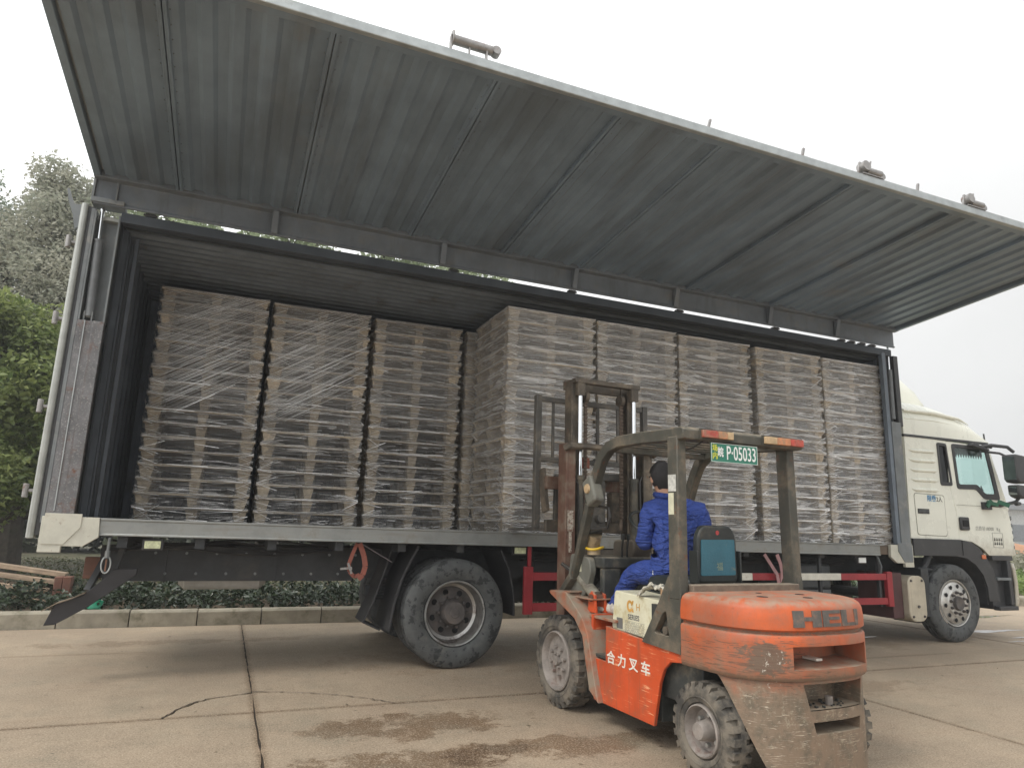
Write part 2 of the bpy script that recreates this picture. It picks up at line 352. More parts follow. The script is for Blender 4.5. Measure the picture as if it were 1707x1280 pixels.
for i in range(len(XS)-1):
    for j in range(len(YS)-1):
        x0, x1, y0, y1 = XS[i]+.006, XS[i+1]-.006, YS[j]+g, YS[j+1]-g
        dz = random.uniform(-.002, .002)
        near = abs(x0+4) < 8 and y1 > -7
        def edge(p, q): return [Vector(p)]+(jag(p, q, 46, .006) if near else [])
        if i == 4 and j == 3:      # slab behind the rear corner with a broken-off corner (crack)
            cr = [(x1-.0, y0+.62), (x1-.18, y0+.56), (x1-.33, y0+.50), (x1-.43, y0+.40), (x1-.55, y0+.2), (x1-.62, y0)]
            cr2 = [Vector(cr[0])]
            for a, b in zip(cr, cr[1:]): cr2 += jag(a, b, 5, .01)+[Vector(b)]
            slab(edge((x0, y0), (cr[-1][0], y0))+cr2[::-1][0:]+edge((x1, y0+.62), (x1, y1))[1:]+edge((x1, y1), (x0, y1))+edge((x0, y1), (x0, y0)), dz)
            slab([Vector((p.x+.014, p.y-.020)) for p in cr2[::-1]]+[Vector((x1, y0))], dz)
        elif i == 5 and j == 3:
            cr = [(x0, y0+.66), (x0+.2, y0+.60), (x0+.45, y0+.50), (x0+.65, y0+.38), (x0+.85, y0+.22), (x0+1.05, y0)]
            cr2 = [Vector(cr[0])]
            for a, b in zip(cr, cr[1:]): cr2 += jag(a, b, 5, .012)+[Vector(b)]
            slab(cr2+edge(cr[-1], (x1, y0))[1:]+edge((x1, y0), (x1, y1))+edge((x1, y1), (x0, y1))+edge((x0, y1), cr[0]), dz)
            slab([Vector((x0, y0))]+[Vector((p.x-.014, p.y-.020)) for p in cr2[::-1][0:-1]]+[Vector((x0, y0+.648))], dz)
        else:
            slab(edge((x0, y0), (x1, y0))+edge((x1, y0), (x1, y1))+edge((x1, y1), (x0, y1))+edge((x0, y1), (x0, y0)), dz)
def crack(pts, wd):
    mb = MB(); P_ = [Vector(pts[0])]
    for a, b in zip(pts, pts[1:]): P_ += jag(a, b, 8, .012)+[Vector(b)]
    for i, p in enumerate(P_):
        t = (P_[min(i+1, len(P_)-1)]-P_[max(i-1, 0)]).normalized(); s_ = Vector((-t.y, t.x))*wd*random.uniform(.35, 1.0)
        mb.v += [(p.x+s_.x, p.y+s_.y, .0042), (p.x-s_.x, p.y-s_.y, .0042)]
    mb.f = [(2*i, 2*i+1, 2*i+3, 2*i+2) for i in range(len(P_)-1)]; mb.m = [0]*len(mb.f); mb.obj('crack', joint_dirt, yard, smooth=0)
crack([(-1.9, -.45), (-1.7, -.52), (-1.45, -.62), (-1.25, -.74), (-1.05, -.90), (-.85, -1.12)], .007)
crack([(-1.9, -.50), (-2.08, -.56), (-2.23, -.62), (-2.33, -.72), (-2.45, -.92), (-2.52, -1.12)], .007)
# kerb of separate stones
kerb = empty('kerb', (-12, 3.55, 0)); tag(kerb, 'low kerb of weathered concrete stones along the planted bed', kind='structure')
ks = MB().prism([(-.075, -.1), (.075, -.1), (.075, .185), (.055, .205), (-.045, .205), (-.075, .175)], 0, 0, .788).obj('kerb_stone', kerb_m, kerb, bevel=.006)
for k in range(62):
    o = ks if k == 0 else copy(ks, kerb)
    o.location = (.05+k*.8-.1, random.uniform(-.006, .006), random.uniform(-.005, .005)); o.rotation_euler = (0, 0, random.uniform(-.004, .004))
bed = MB().box(-40, 120, 3.64, 5.6, -.3, .13).obj('planting_bed', soil); tag(bed, 'dark soil bed behind the kerb', kind='structure')
V = []; n = 90
lawn = MB().box(-60, 12, 5.6, 60, -.3, .15).obj('lawn', lawn_m); tag(lawn, 'dull brown green lawn behind the truck', kind='structure')
field = MB().box(12, 280, 5.6, 60, -.3, .13).obj('field', mat('field_green', (.10, .14, .045), .95, 0, .4, 1.2, bump=.4, bscale=6)); tag(field, 'green field beyond the cab', kind='structure')
# ploughed orange soil bank beyond the field
mb = MB()
pl = []
for i in range(81):
    x = 30+i*2.5; h = 1.1+.5*math.sin(i*.31)+.3*math.sin(i*.9+1)+random.uniform(0, .3)
    pl.append((x, h))
for i in range(80):
    for (x, h), (x2, h2) in (((pl[i]), (pl[i+1])),):
        mb.add([(x, 24, 0), (x2, 24, 0), (x2, 26.5, h2*.8), (x, 26.5, h*.8), (x, 29, h), (x2, 29, h2), (x, 34, 0), (x2, 34, 0)], [(0, 1, 2, 3), (3, 2, 5, 4), (4, 5, 7, 6)])
tag(mb.obj('soil_bank', mat('orange_soil', (.42, .20, .09), .95, 0, .25, .8, bump=.5, bscale=4)), 'bank of orange soil beyond the green field', kind='structure')
# pale far shed beyond the windscreen
fb_ = MB().box(60, 84, 40, 52, 0, 4.6).obj('far_shed', mat('shed_wall', (.46, .47, .47), .8)); tag(fb_, 'pale far shed with flat grey roof behind the cab mirrors', 'shed')
MB().box(59.5, 84.5, 39.5, 52.5, 4.62, 5.3).obj('roof', mat('shed_roof', (.20, .21, .23), .7), fb_)
for k in range(4): MB().box(62+k*5.5, 64.4+k*5.5, 39.93, 39.99, 1.4, 3.1).obj('window', mat('shed_window', (.12, .14, .16), .3), fb_)

# ------------------------------------------------------------------ foliage
def leafmat(name, col, col2, tr=.25, rough=.45):
    m = bpy.data.materials.new(name); m.use_nodes = True; nt = m.node_tree; nt.nodes.clear()
    o = N(nt, 'ShaderNodeOutputMaterial'); b = N(nt, 'ShaderNodeBsdfPrincipled', Roughness=rough); t = N(nt, 'ShaderNodeBsdfTranslucent'); mx = N(nt, 'ShaderNodeMixShader'); mx.inputs[0].default_value = tr
    ge = N(nt, 'ShaderNodeNewGeometry'); tc = N(nt, 'ShaderNodeTexCoord')
    n = noise(nt, tc.outputs['Object'], 1.1, 3, .6)
    f = mth(nt, 'ADD', mth(nt, 'MULTIPLY', ge.outputs['Random Per Island'], .6), mth(nt, 'MULTIPLY', ramp(nt, n, .35, .65), .4))
    c = mixc(nt, f, col, col2)
    nt.links.new(c, b.inputs['Base Color']); nt.links.new(c, t.inputs['Color'])
    nt.links.new(b.outputs[0], mx.inputs[1]); nt.links.new(t.outputs[0], mx.inputs[2]); nt.links.new(mx.outputs[0], o.inputs[0])
    return m
def leaves(P, size, wl=.5, updir=.35, fold=.25):
    """one folded leaf (two quads sharing a midrib) at each point"""
    n = len(P); A = RNG.normal(size=(n, 3)); A[:, 2] = A[:, 2]*.6-.15; A /= np.linalg.norm(A, axis=1, keepdims=True)
    U = RNG.normal(size=(n, 3)); U[:, 2] = np.abs(U[:, 2])+updir; S = np.cross(A, U); S /= np.linalg.norm(S, axis=1, keepdims=True); U = np.cross(S, A)
    L = (size*RNG.uniform(.5, 1.5, size=n))[:, None]; W = L*wl
    b = P; t = P+A*L; m1 = P+A*L*.45+S*W*.5+U*W*fold; m2 = P+A*L*.45-S*W*.5+U*W*fold
    V = np.stack([b, m1, t, m2], 1).reshape(-1, 3)
    i = np.arange(n)*4
    F = np.concatenate([np.stack([i, i+1, i+2], 1), np.stack([i, i+2, i+3], 1)])
    return V, F
def crown_pts(blobs, n, shell=.55):
    w = np.array([b[3]**2 for b in blobs]); k = RNG.choice(len(blobs), n, p=w/w.sum()); B = np.array(blobs)[k]
    D = RNG.normal(size=(n, 3)); D /= np.linalg.norm(D, axis=1, keepdims=True)
    R = B[:, 3:4]*(1-shell*RNG.random((n, 1))**1.6)
    # clumps: bumpy radius
    q = np.sin(D[:, 0]*7+k)*np.sin(D[:, 1]*6+k*2)*np.sin(D[:, 2]*8+k*3)
    R *= (1+.28*q[:, None])
    return B[:, :3]+D*R*np.array([1, 1, .85])
def tree(name, label, base, h, rad, nl, lsize, lm, bark, seed, low=.3, group=None, nb=26, shape=1.):
    global RNG
    RNG = np.random.default_rng(seed); rnd = random.Random(seed)
    root = empty(name, base); tag(root, label, 'tree', group)
    mb = MB(); top = Vector((rnd.uniform(-.3, .3), rnd.uniform(-.3, .3), h*.8))
    tr = [Vector((0, 0, -.1)), Vector((rnd.uniform(-.1, .1), 0, h*.2)), Vector((rnd.uniform(-.2, .2), rnd.uniform(-.2, .2), h*.5)), top]
    r0 = h*.018+.05; mb.tube(tr, [r0*1.3, r0, r0*.7, r0*.25], 9)
    blobs = []
    for i in range(nb):
        f = low+(1-low)*(i+.5)/nb; a = i*2.4+rnd.uniform(-.4, .4)
        prof = math.sin(min(1, (1-f)*1.25+.12)*PI/2)**shape*(.55+.45*min(1, (f-low)*5+.4))
        R = rad*prof*rnd.uniform(.45, .95); br = rad*rnd.uniform(.26, .42)*(.5+.5*prof)
        c = Vector((math.cos(a)*R, math.sin(a)*R, h*f*.97)); blobs.append((c.x, c.y, c.z, br))
        s = Vector((0, 0, max(h*.12, c.z-R*.7-.3))); s.x = top.x*s.z/h; s.y = top.y*s.z/h
        mid = (s+c)/2+Vector((0, 0, -.12*R)); mb.tube([s, mid, c], [r0*.38, r0*.22, r0*.07], 6)
        for _ in range(3):
            e = c+Vector((rnd.gauss(0, 1), rnd.gauss(0, 1), rnd.gauss(0, .8))).normalized()*br*.85; mb.tube([mid.lerp(c, .6), e], [r0*.12, r0*.03], 4)
    mb.obj('trunk', bark, root, fixn=False)
    P = crown_pts(blobs, nl); V, F = leaves(P, lsize)
    npmesh('crown', V, F, lm, root)
    return root
bark = mat('bark', (.085, .072, .058), .9, 0, .35, 8, dirt=((.05, .055, .03), 4, .5, .7), bump=.8, bscale=25)
lf_green = leafmat('leaf_green', (.075, .13, .03), (.38, .43, .16), .4)
lf_haze_pale = leafmat('leaf_haze_pale', (.28, .33, .25), (.50, .54, .43), .5, .6)  # haze put into the colour: leaves paler than their own green
lf_haze_red = leafmat('leaf_haze_reddish', (.30, .33, .255), (.54, .52, .43), .5, .6)  # haze lightens this leaf colour too, over a faint reddish tone
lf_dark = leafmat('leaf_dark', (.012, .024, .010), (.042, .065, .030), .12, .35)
lf_back = leafmat('leaf_back', (.22, .28, .14), (.48, .54, .36), .5, .5)
tree('broadleaf_tree', 'bright green broadleaf tree nearest the rear edge of the truck', (-6.35, 6.9, .15), 4.95, 1.95, 44000, .105, lf_green, bark, 3, .33, nb=34, shape=.8)
tree('haze_pale_tree', 'tall grey green tree in haze-paled leaf colour behind the green one at far left', (-8.9, 11.3, .15), 9.6, 2.6, 90000, .095, lf_haze_pale, bark, 5, .22, nb=60)
tree('hazy_tree', 'tall grey green tree with a faintly brownish crown just left of the truck box', (-6.35, 10.6, .15), 9.1, 2.3, 90000, .095, lf_haze_red, bark, 8, .22, nb=60)
for k, (x, y, h, sd, lab) in enumerate([(-4.3, 12.3, 10.9, 11, 'green tree behind the truck, its foliage filling the roof gap nearest the rear'), (-1.2, 12.4, 11.2, 12, 'green tree behind the truck, second along the roof gap from the rear'),
        (1.7, 12.7, 11.0, 13, 'green tree behind the truck, third along the roof gap from the rear'), (4.4, 13.2, 10.6, 14, 'green tree behind the truck, last along the roof gap before the open sky')]):
    tree('leafy_tree', lab, (x, y, .15), h, 2.5, 16000, .15, lf_back, bark, sd, .35, 'green trees seen through the roof gap')
# dark ground-cover shrubs in the bed: nobody could count them
def cover(name, label, x0, x1, y0, y1, zb, h, n, ls, lm):
    P = np.stack([RNG.uniform(x0, x1, n), RNG.uniform(y0, y1, n), np.zeros(n)], 1)
    H = h*(.55+.45*np.sin(P[:, 0]*3.1+np.sin(P[:, 1]*4)*1.5)*np.sin(P[:, 0]*7.3+1)*.6+.2*np.sin(P[:, 0]*19))
    P[:, 2] = zb+np.abs(H)*RNG.random(n)**.55
    V, F = leaves(P, ls, .55, .5); o = npmesh(name, V, F, lm); tag(o, label, kind='stuff'); return o
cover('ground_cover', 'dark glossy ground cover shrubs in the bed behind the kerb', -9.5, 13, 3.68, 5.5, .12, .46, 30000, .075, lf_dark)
cover('far_wood', 'dark mass of bushes closing off the lawn behind the truck', -40, 14, 19, 23, .1, 4.2, 42000, .34, leafmat('leaf_wood', (.05, .065, .035), (.13, .145, .08), .3))
cover('leaf_litter', 'dry leaves scattered on the lawn behind the bed', -14, 12, 5.4, 16, .15, .04, 9000, .06, leafmat('litter', (.10, .075, .045), (.22, .17, .11), .1))
cover('grass', 'short tufts of dull lawn grass behind the bed', -14, 12, 5.4, 16, .14, .09, 26000, .07, leafmat('grass_blade', (.05, .065, .02), (.12, .13, .05), .2))
cover('bright_weeds', 'bright green weeds beyond the cab', 12, 24, 3.9, 9.5, .12, .42, 16000, .11, leafmat('weed', (.10, .17, .03), (.27, .36, .10), .3))
cover('far_weeds', 'pale weeds and stubble before the orange bank', 22, 70, 8, 24, .12, .75, 16000, .28, leafmat('weed2', (.15, .15, .08), (.3, .28, .2), .3))
# litter on the concrete: twigs and leaves
P = np.stack([RNG.uniform(-6, 12, 900), RNG.uniform(-6.2, 3.3, 900), np.full(900, .006)], 1)
V, F = leaves(P, .032, .35); V[:, 2] = .003+np.abs(V[:, 2]-.006)*.25
tag(npmesh('dry_leaves', V, F, leafmat('twig', (.06, .045, .03), (.16, .12, .07), 0)), 'tiny dry leaves and crumbs scattered over the concrete', kind='stuff')
RNG = np.random.default_rng(21)
# pile of old planks
plank_m = mat('old_plank', (.36, .27, .19), .8, 0, .2, 9, streak=((.16, .11, .08), (3, 40, 40), .45, .75, .6), rand=.2, bump=.3)
pp = empty('plank_pile', (-5.6, 5.3, .13)); tag(pp, 'pile of old sawn planks lying in the shrubs at far left', 'planks')
for k, (dx, dy, dz, L, a, t) in enumerate([(0, 0, .58, 2.6, -.06, .15), (.1, -.12, .45, 2.3, -.05, .14), (0, -.2, .33, 2.3, -.08, .13), (.1, -.3, .20, 2.2, -.05, .16), (.05, .1, .32, 2.4, -.1, .14)]):
    o = MB().box(-L/2, L/2, -.09, .09, -.03, .03).obj('plank', plank_m, pp, bevel=.004); o.location = (dx, dy, dz); o.rotation_euler = (0, t, a)
# green plastic bag in the shrubs
mb = MB()
for i in range(9):
    for j in range(7):
        a, b = i/8*PI, j/7*2*PI; rr = 1+.35*math.sin(5*b+3*a)+random.uniform(-.15, .15)
        mb.v.append((.12*rr*math.sin(a)*math.cos(b), .08*rr*math.sin(a)*math.sin(b), .09+.09*rr*math.cos(a)))
mb.f = [(i*7+j, i*7+(j+1) % 7, (i+1)*7+(j+1) % 7, (i+1)*7+j) for i in range(8) for j in range(7)]; mb.m = [0]*len(mb.f)
o = mb.obj('plastic_bag', mat('green_plastic', (.03, .30, .17), .3, bump=.3)); o.location = (-3.72, 3.80, .12); tag(o, 'crumpled green plastic bag among the shrubs behind the bent mudguard', 'bag')
# terracotta block
tb_ = empty('brick_block', (-4.22, 4.75, .13)); tag(tb_, 'reddish block standing in the shrubs behind the truck corner', 'block')
bm_ = mat('terracotta', (.17, .075, .05), .8, dirt=((.1, .08, .06), 8, .5, .7))
for k in range(2): MB().box(-.14+k*.105, -.04+k*.105, -.1, .1, .12, .40).obj('block_half', bm_, tb_, bevel=.008)
MB().box(-.13, .06, -.08, .08, 0, .118).obj('block_foot', soil, tb_)

WET = [(9.2, .75, .55, .10), (9.3, .15, .45, .06), (8.7, -.1, .35, .04), (6.0, .7, .5, .05), (11.0, 2.2, .8, .12), (6.9, 2.6, .5, .1)]
water = bpy.data.materials.new('shallow_water'); water.use_nodes = True; b_ = water.node_tree.nodes['Principled BSDF']; b_.inputs['Base Color'].default_value = (.12, .095, .07, 1); b_.inputs['Roughness'].default_value = .06
mb = MB(); rw = random.Random(3)
for cx, cy, rx, ry in WET:
    n = 28; k = len(mb.v); ph = rw.uniform(0, 6)
    for i in range(n):
        a = 2*PI*i/n; q = 1+.28*math.sin(3*a+ph)+.18*math.sin(7*a+ph*2)+rw.uniform(-.08, .08); mb.v.append((cx+rx*q*math.cos(a), cy+ry*q*math.sin(a), .0045))
    mb.f.append(tuple(range(k, k+n))); mb.m.append(0)
tag(mb.obj('water_patches', water, None, smooth=0), 'thin patches of standing water on the concrete near the front wheel', kind='stuff')
# ================================================================== TRUCK
SB = -.0065
def shz(x, z): return z+SB*x
truck = empty('wing_van_truck', (0, 0, 0)); tag(truck, 'large cream cab wing van truck with its grey side wing raised over wrapped pallets', 'truck')
def shear(o):
    me = o.data
    co = np.empty(len(me.vertices)*3, np.float32); me.vertices.foreach_get('co', co); co = co.reshape(-1, 3)
    co[:, 2] += SB*co[:, 0]; me.vertices.foreach_set('co', co.ravel()); me.update(); return o
XR, XF = -3.68, 6.55      # box ends
ZD, ZT = 1.345, 4.10      # deck, roof edge
BOXD = 2.55
# deck and floor boards
shear(MB().box(XR+.02, XF, .03, BOXD, 1.22, ZD-.01).obj('deck', mat('deck_wood', (.12, .09, .065), .8, dirt=((.2, .17, .13), 4, .5, .8)), truck))
# side rail
rail = shear(MB().prism([(-.0, 1.205), (.05, 1.205), (.05, 1.352), (-.012, 1.352), (-.012, 1.335), (-.004, 1.33), (-.004, 1.222), (-.012, 1.218), (-.012, 1.205)], 0, -3.24, 5.98).obj('side_rail', rail_steel, truck, bevel=.003))
shear(MB().box(XR, XF, 2.5, 2.56, 1.2, 1.352).obj('side_rail', rail_steel, truck))
# corner plates (cream) with raised outline
for sgn, x0 in ((1, -3.665), (-1, 6.585)):
    P = [(0, 1.355), (.42, 1.355), (.43, 1.215), (.43, 1.19), (.32, 1.112), (.165, 1.112), (.165, 1.06), (0, 1.06)]
    c = shear(MB().prism([(x0+sgn*a, b) for a, b in P], 1, -.022, .02).obj('corner_plate', corner_white, truck, bevel=.003))
    Q = [(.02, 1.38), (.29, 1.38), (.29, 1.27), (.18, 1.125), (.02, 1.125)]
    if sgn > 0: shear(MB().prism([(x0+sgn*a, b) for a, b in Q], 1, -.030, -.0225).obj('corner_step', corner_white, c, bevel=.002))
    else: shear(MB().prism([(x0+sgn*a, b) for a, b in Q], 1, -.030, -.0225).obj('corner_step', grey_steel, c, bevel=.002))
# rear post: u-channel with stepped faces, white outer edge
rp_ = shear(MB().prism([(XR+.03, -.004), (XR+.15, -.004), (XR+.15, -.02), (XR+.24, -.02), (XR+.24, .05), (XR+.03, .05)], 2, 1.36, 3.07).obj('rear_post', post_steel, truck, bevel=.003))
shear(MB().box(XR+.085, XR+.093, -.012, -.002, 1.40, 3.07).obj('post_rib', alu, rp_))
up = MB().box(XR+.03, XR+.045, -.004, .16, 3.071, 4.12).box(XR+.045, XR+.24, .13, .16, 3.071, 4.12).box(XR+.225, XR+.24, -.004, .13, 3.071, 4.10)
shear(up.obj('post_channel', grey_steel, rp_, bevel=.002))
we = MB().prism([(XR-.085, .0), (XR-.07, -.018), (XR-.045, -.018), (XR-.03, -.002), (XR-.03, .10), (XR-.085, .10)], 2, 1.17, 4.165)
shear(MB().box(XR-.028, XR+.026, .015, .10, 1.2, 4.15).obj('door_gap_shade', cab_black, truck))  # black fill standing for the shade in the gap beside the post
shear(MB().box(XR+.0, XR+.028, -.004, .0145, 1.3, 4.13).obj('post_lip', grey_steel, rp_))
shear(we.obj('door_edge', white_edge, truck, bevel=.008))
# rear doors seen edge on, hinges
rd = shear(MB().box(XR-.075, XR-.03, .102, 2.5, 1.2, 4.1).obj('rear_door', white_edge, truck, bevel=.01))
for z in (3.79, 3.07, 2.28, 1.56):
    h = shear(MB().box(XR-.16, XR-.078, .03, .10, z-.012, z+.012).tube([(XR-.145, .03, z-.06), (XR-.145, .03, z+.055)], .022, 12).obj('door_hinge', latch_m, rd, bevel=.003))
# top rear hook bracket
shear(MB().prism([(XR-.085, 3.95), (XR-.085, 4.16), (XR-.15, 4.16), (XR-.19, 4.24), (XR-.21, 4.30), (XR-.225, 4.29), (XR-.20, 4.18), (XR-.15, 4.05), (XR-.12, 3.92)], 1, .04, .09).obj('roof_bracket', grey_steel, truck))
# hydraulic ram
ram = shear(MB().tube([(-3.575, .045, 3.12), (-3.595, .045, 3.845)], .038, 18).tube([(-3.595, .045, 3.83), (-3.596, .045, 3.85)], .043, 18).obj('hydraulic_ram', cyl_grey, truck))
shear(MB().tube([(-3.595, .045, 3.85), (-3.607, .035, 4.40)], .018, 14).obj('ram_rod', chrome, ram))
shear(MB().tube([(-3.607, .0, 4.42), (-3.607, .07, 4.42)], .028, 12).box(-3.63, -3.585, -.005, .07, 4.44, 4.47).obj('ram_eye', grey_steel, ram))
shear(MB().box(-3.615, -3.603, .015, .075, 3.071, 3.16).box(-3.555, -3.543, .015, .075, 3.071, 3.16).tube([(-3.62, .045, 3.13), (-3.54, .045, 3.13)], .012, 10).tube([(-3.60, .045, 3.13), (-3.56, .045, 3.13)], .026, 12).obj('ram_clevis', grey_steel, ram))
# front post with second ram (dark)
fpo = shear(MB().prism([(XF-.17, -.02), (XF-.075, -.02), (XF-.075, -.006), (XF+.03, -.006), (XF+.03, .05), (XF-.17, .05)], 2, 1.36, 3.07).obj('front_post', grey_steel, truck, bevel=.003))
shear(MB().box(XF-.17, XF-.155, -.004, .14, 3.071, 4.10).box(XF-.155, XF-.03, .12, .14, 3.071, 4.12).obj('post_channel', cab_black, fpo))
shear(MB().box(XF-.24, XF-.175, -.01, .05, 1.36, 4.08).obj('post_lining', inner_grey, fpo))
shear(MB().box(XF+.0, XF+.09, .0, .08, 3.02, 4.06).obj('ram_cover', cab_black, fpo, bevel=.005))
ram2 = shear(MB().tube([(6.49, .04, 3.12), (6.50, .04, 3.845)], .036, 16).obj('hydraulic_ram', cyl_grey, truck))
shear(MB().tube([(6.50, .04, 3.85), (6.49, .03, 4.36)], .016, 12).obj('ram_rod', chrome, ram2))
# walls
shaded_inner = mat('interior_shaded', (.055, .066, .08), .6, .1, .3, 2, bump=.08)  # darker copy of the box grey, with the interior's shade in its colour
def corr(x0, x1, y0, y1, axis, pitch, depth, name, m, parent, plane, side=1, lo=None, hi=None):
    """trapezoidal corrugated sheet. axis = direction along which it undulates; plane gives the fixed coordinate"""
    pr = []; a = x0
    while a < x1:
        for f, dd in ((0, 0), (.34, 0), (.5, 1), (.84, 1)):
            t = a+f*pitch
            if t < x1: pr.append((t, plane+side*depth*dd))
        a += pitch
    pr.append((x1, pr[-1][1]))
    mb = MB(); n = len(pr)
    for t, q in pr:
        for z in (y0, y1):
            if axis == 'x_wall': mb.v.append((t, q, z))      # wall along x, vertical
            if axis == 'y_wall': mb.v.append((q, t, z))      # wall along y, vertical
            if axis == 'roof': mb.v.append((z, t, q))        # roof, ridges run along x
            if axis == 'wing': mb.v.append((t, z, q))
    mb.f = [(2*i, 2*i+1, 2*i+3, 2*i+2) for i in range(n-1)]; mb.m = [0]*len(mb.f)
    return mb.obj(name, m, parent, smooth=0, fixn=False)
shear(corr(XR+.25, XF-.05, 1.35, 4.05, 'x_wall', .24, .035, 'far_wall', inner_grey, truck, 2.5, -1))
shear(corr(.05, 2.48, 1.35, 4.05, 'y_wall', .30, .04, 'rear_inner_wall', shaded_inner, truck, XR+.255, 1))
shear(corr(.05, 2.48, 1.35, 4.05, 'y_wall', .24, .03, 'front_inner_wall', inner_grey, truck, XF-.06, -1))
shear(MB().box(XF+.0, XF+.03, .09, 2.55, 1.2, 4.1).obj('front_wall', white_edge, truck))
shear(MB().box(XR, XF, 2.51, 2.55, 1.36, 4.1).obj('far_side_wall', white_edge, truck))
shear(corr(.14, 2.45, XR+.25, XF-.06, 'roof', .15, .032, 'ceiling', inner_grey, truck, 4.03, 1))
shear(MB().box(XR+.0, XF, .06, 2.55, 4.06, 4.09).obj('roof', white_edge, truck))
tb2 = shear(MB().box(XR+.24, XF-.03, .0, .055, 4.045, 4.142).box(XR+.24, XF-.03, .055, .14, 4.045, 4.055).obj('top_beam', shaded_inner, truck, bevel=.004))
for X in (-3.2, -.2, 1.27, 2.8, 4.36, 5.56, 5.75, 5.95, 6.15):
    shear(MB().box(X-.045, X+.045, -.01, .05, 4.1425, 4.172).tube([(X-.06, .0, 4.157), (X+.06, .0, 4.157)], .011, 8).obj('wing_hinge', cab_black, tb2))
# inner rear uprights visible in the dark
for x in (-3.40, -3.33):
    shear(MB().box(x, x+.03, .25, .32, 1.36, 4.0).obj('inner_upright', shaded_inner, truck))

# ------------------------------------------------------------------ raised wing
AL = math.radians(4.9); HY, HZ, WL = -.05, 4.43, 2.70
WX0, WX1 = -3.69, 6.58
wing = empty('side_wing', (0, 0, 0), parent=truck)
WM = Matrix(((1, 0, 0, 0), (0, -math.cos(AL), math.sin(AL)*0-math.sin(AL), HY), (0, math.sin(AL), -math.cos(AL)*-1, HZ), (0, 0, 0, 1)))
WM = Matrix(((1, 0, 0, 0), (0, -math.cos(AL), math.sin(AL), HY), (0, math.sin(AL), math.cos(AL), HZ), (0, 0, 0, 1)))
def wob(mb, name, m, parent=None, **k):
    o = mb.obj(name, m, parent or wing, **k); o.data.transform(WM); shear(o); o.data.flip_normals(); return o
RIBS = [-2.98, -1.9, -.72, .34, 1.33, 2.86, 4.20, 5.45]
BND = [WX0+.06]+RIBS+[WX1-.06]
random.seed(5)
for a, b in zip(BND, BND[1:]):
    n = max(3, round((b-a-.06)/.2)); p = (b-a-.06)/n
    o = corr(a+.03, b-.03, .05, WL-.05, 'wing', p, .024, 'wing_panel', wing_grey, wing, 0, 1); o.data.transform(WM); shear(o)
for x in RIBS:
    wob(MB().box(x-.032, x-.004, .04, WL-.05, -.018, .03).box(x+.004, x+.032, .04, WL-.05, -.018, .03), 'wing_rib', wing_grey, bevel=.004)
for x0, x1 in ((WX0, WX0+.06), (WX1-.06, WX1)):
    wob(MB().box(x0, x1, 0, WL-.05, -.022, .045), 'wing_end_frame', wing_grey, bevel=.005)
wob(MB().box(WX0, WX1, WL-.11, WL-.045, -.02, .046), 'wing_edge_frame', wing_grey, bevel=.004)
wob(MB().box(WX0, WX1, -.02, .055, -.026, .047), 'wing_hinge_frame', flange_m, bevel=.004)
wob(MB().box(WX0, WX1, WL-.04, WL, -.03, .05), 'wing_edge_trim', alu, bevel=.006)
# outer skin (top side)
wob(MB().box(WX0, WX1, .0, WL-.05, .048, .06), 'wing_skin', white_edge)
# upright flange beam (roof part of the wing) and gussets
fl = MB().prism([(-.045, 4.168), (-.02, 4.168), (-.02, 4.43), (-.055, 4.43), (-.055, 4.41), (-.03, 4.40), (-.03, 4.20), (-.045, 4.19)], 0, WX0+.02, WX1-.03)
flo = shear(fl.obj('flange_beam', flange_m, wing, bevel=.003))
shear(MB().box(WX0+.02, WX1-.03, -.015, .35, 4.44, 4.47).obj('roof_leaf', white_edge, wing))
for x in [-2.1, -.35, 1.27, 2.7, 4.2, 5.4]:
    shear(MB().prism([(-.046, 4.18), (-.068, 4.18), (-.12, 4.40), (-.046, 4.40)], 0, x-.03, x+.03).obj('gusset', flange_m, flo, bevel=.003))
shear(MB().box(WX0+.0, WX0+.27, -.06, .14, 4.18, 4.225).box(WX0+.0, WX0+.02, -.06, .2, 4.226, 4.47).box(WX0+.19, WX0+.205, -.055, .06, 4.226, 4.44).obj('wing_end_bracket', grey_steel, wing, bevel=.003))
mb = MB()
for x in RIBS:
    for k in range(18): mb.box(x-.05, x-.042, .12+k*.14, .128+k*.14, -.004, .0).box(x+.042, x+.05, .12+k*.14, .128+k*.14, -.004, .0)
o = wob(mb, 'rivets', grey_steel); o['kind'] = 'stuff'
# latches on the outer edge
def latch(x, kind=0):
    mb = MB(); y = WL-.02
    if kind == 0:
        mb.box(x-.16, x-.15, y-.02, y+.02, .045, .17).box(x+.11, x+.12, y-.02, y+.02, .045, .13).tube([(x-.15, y, .15), (x+.16, y, .15)], .035, 14).tube([(x-.15, y, .15), (x-.14, y, .15)], .06, 12)
        mb.box(x-.02, x-.01, y-.01, y+.01, .05, .12).tube([(x+.19, y-.03, .15), (x+.19, y+.03, .15)], .035, 12).bar((x-.16, y, .05), (x-.13, y, .23), .012, .012)
    elif kind == 1:
        mb.tube([(x-.10, y-.03, .13), (x-.10, y+.05, .13)], .05, 14).tube([(x-.06, y, .11), (x+.12, y, .11)], .035, 12).tube([(x+.13, y-.02, .09), (x+.13, y+.02, .09)], .035, 10)
        mb.bar((x-.02, y, .13), (x+.02, y, .23), .012, .012).box(x-.14, x+.1, y-.01, y+.03, .051, .06).bar((x-.17, y, .06), (x-.13, y, .18), .02, .02)
    else:
        mb.bar((x, y, .05), (x+.03, y, .14), .02, .02).box(x-.06, x+.06, y-.01, y+.01, .05, .058)
    wob(mb, 'latch', latch_m)
latch(-.96, 0); latch(3.0, 1); latch(4.43, 1); latch(1.13, 2); latch(2.15, 2); latch(3.6, 2)
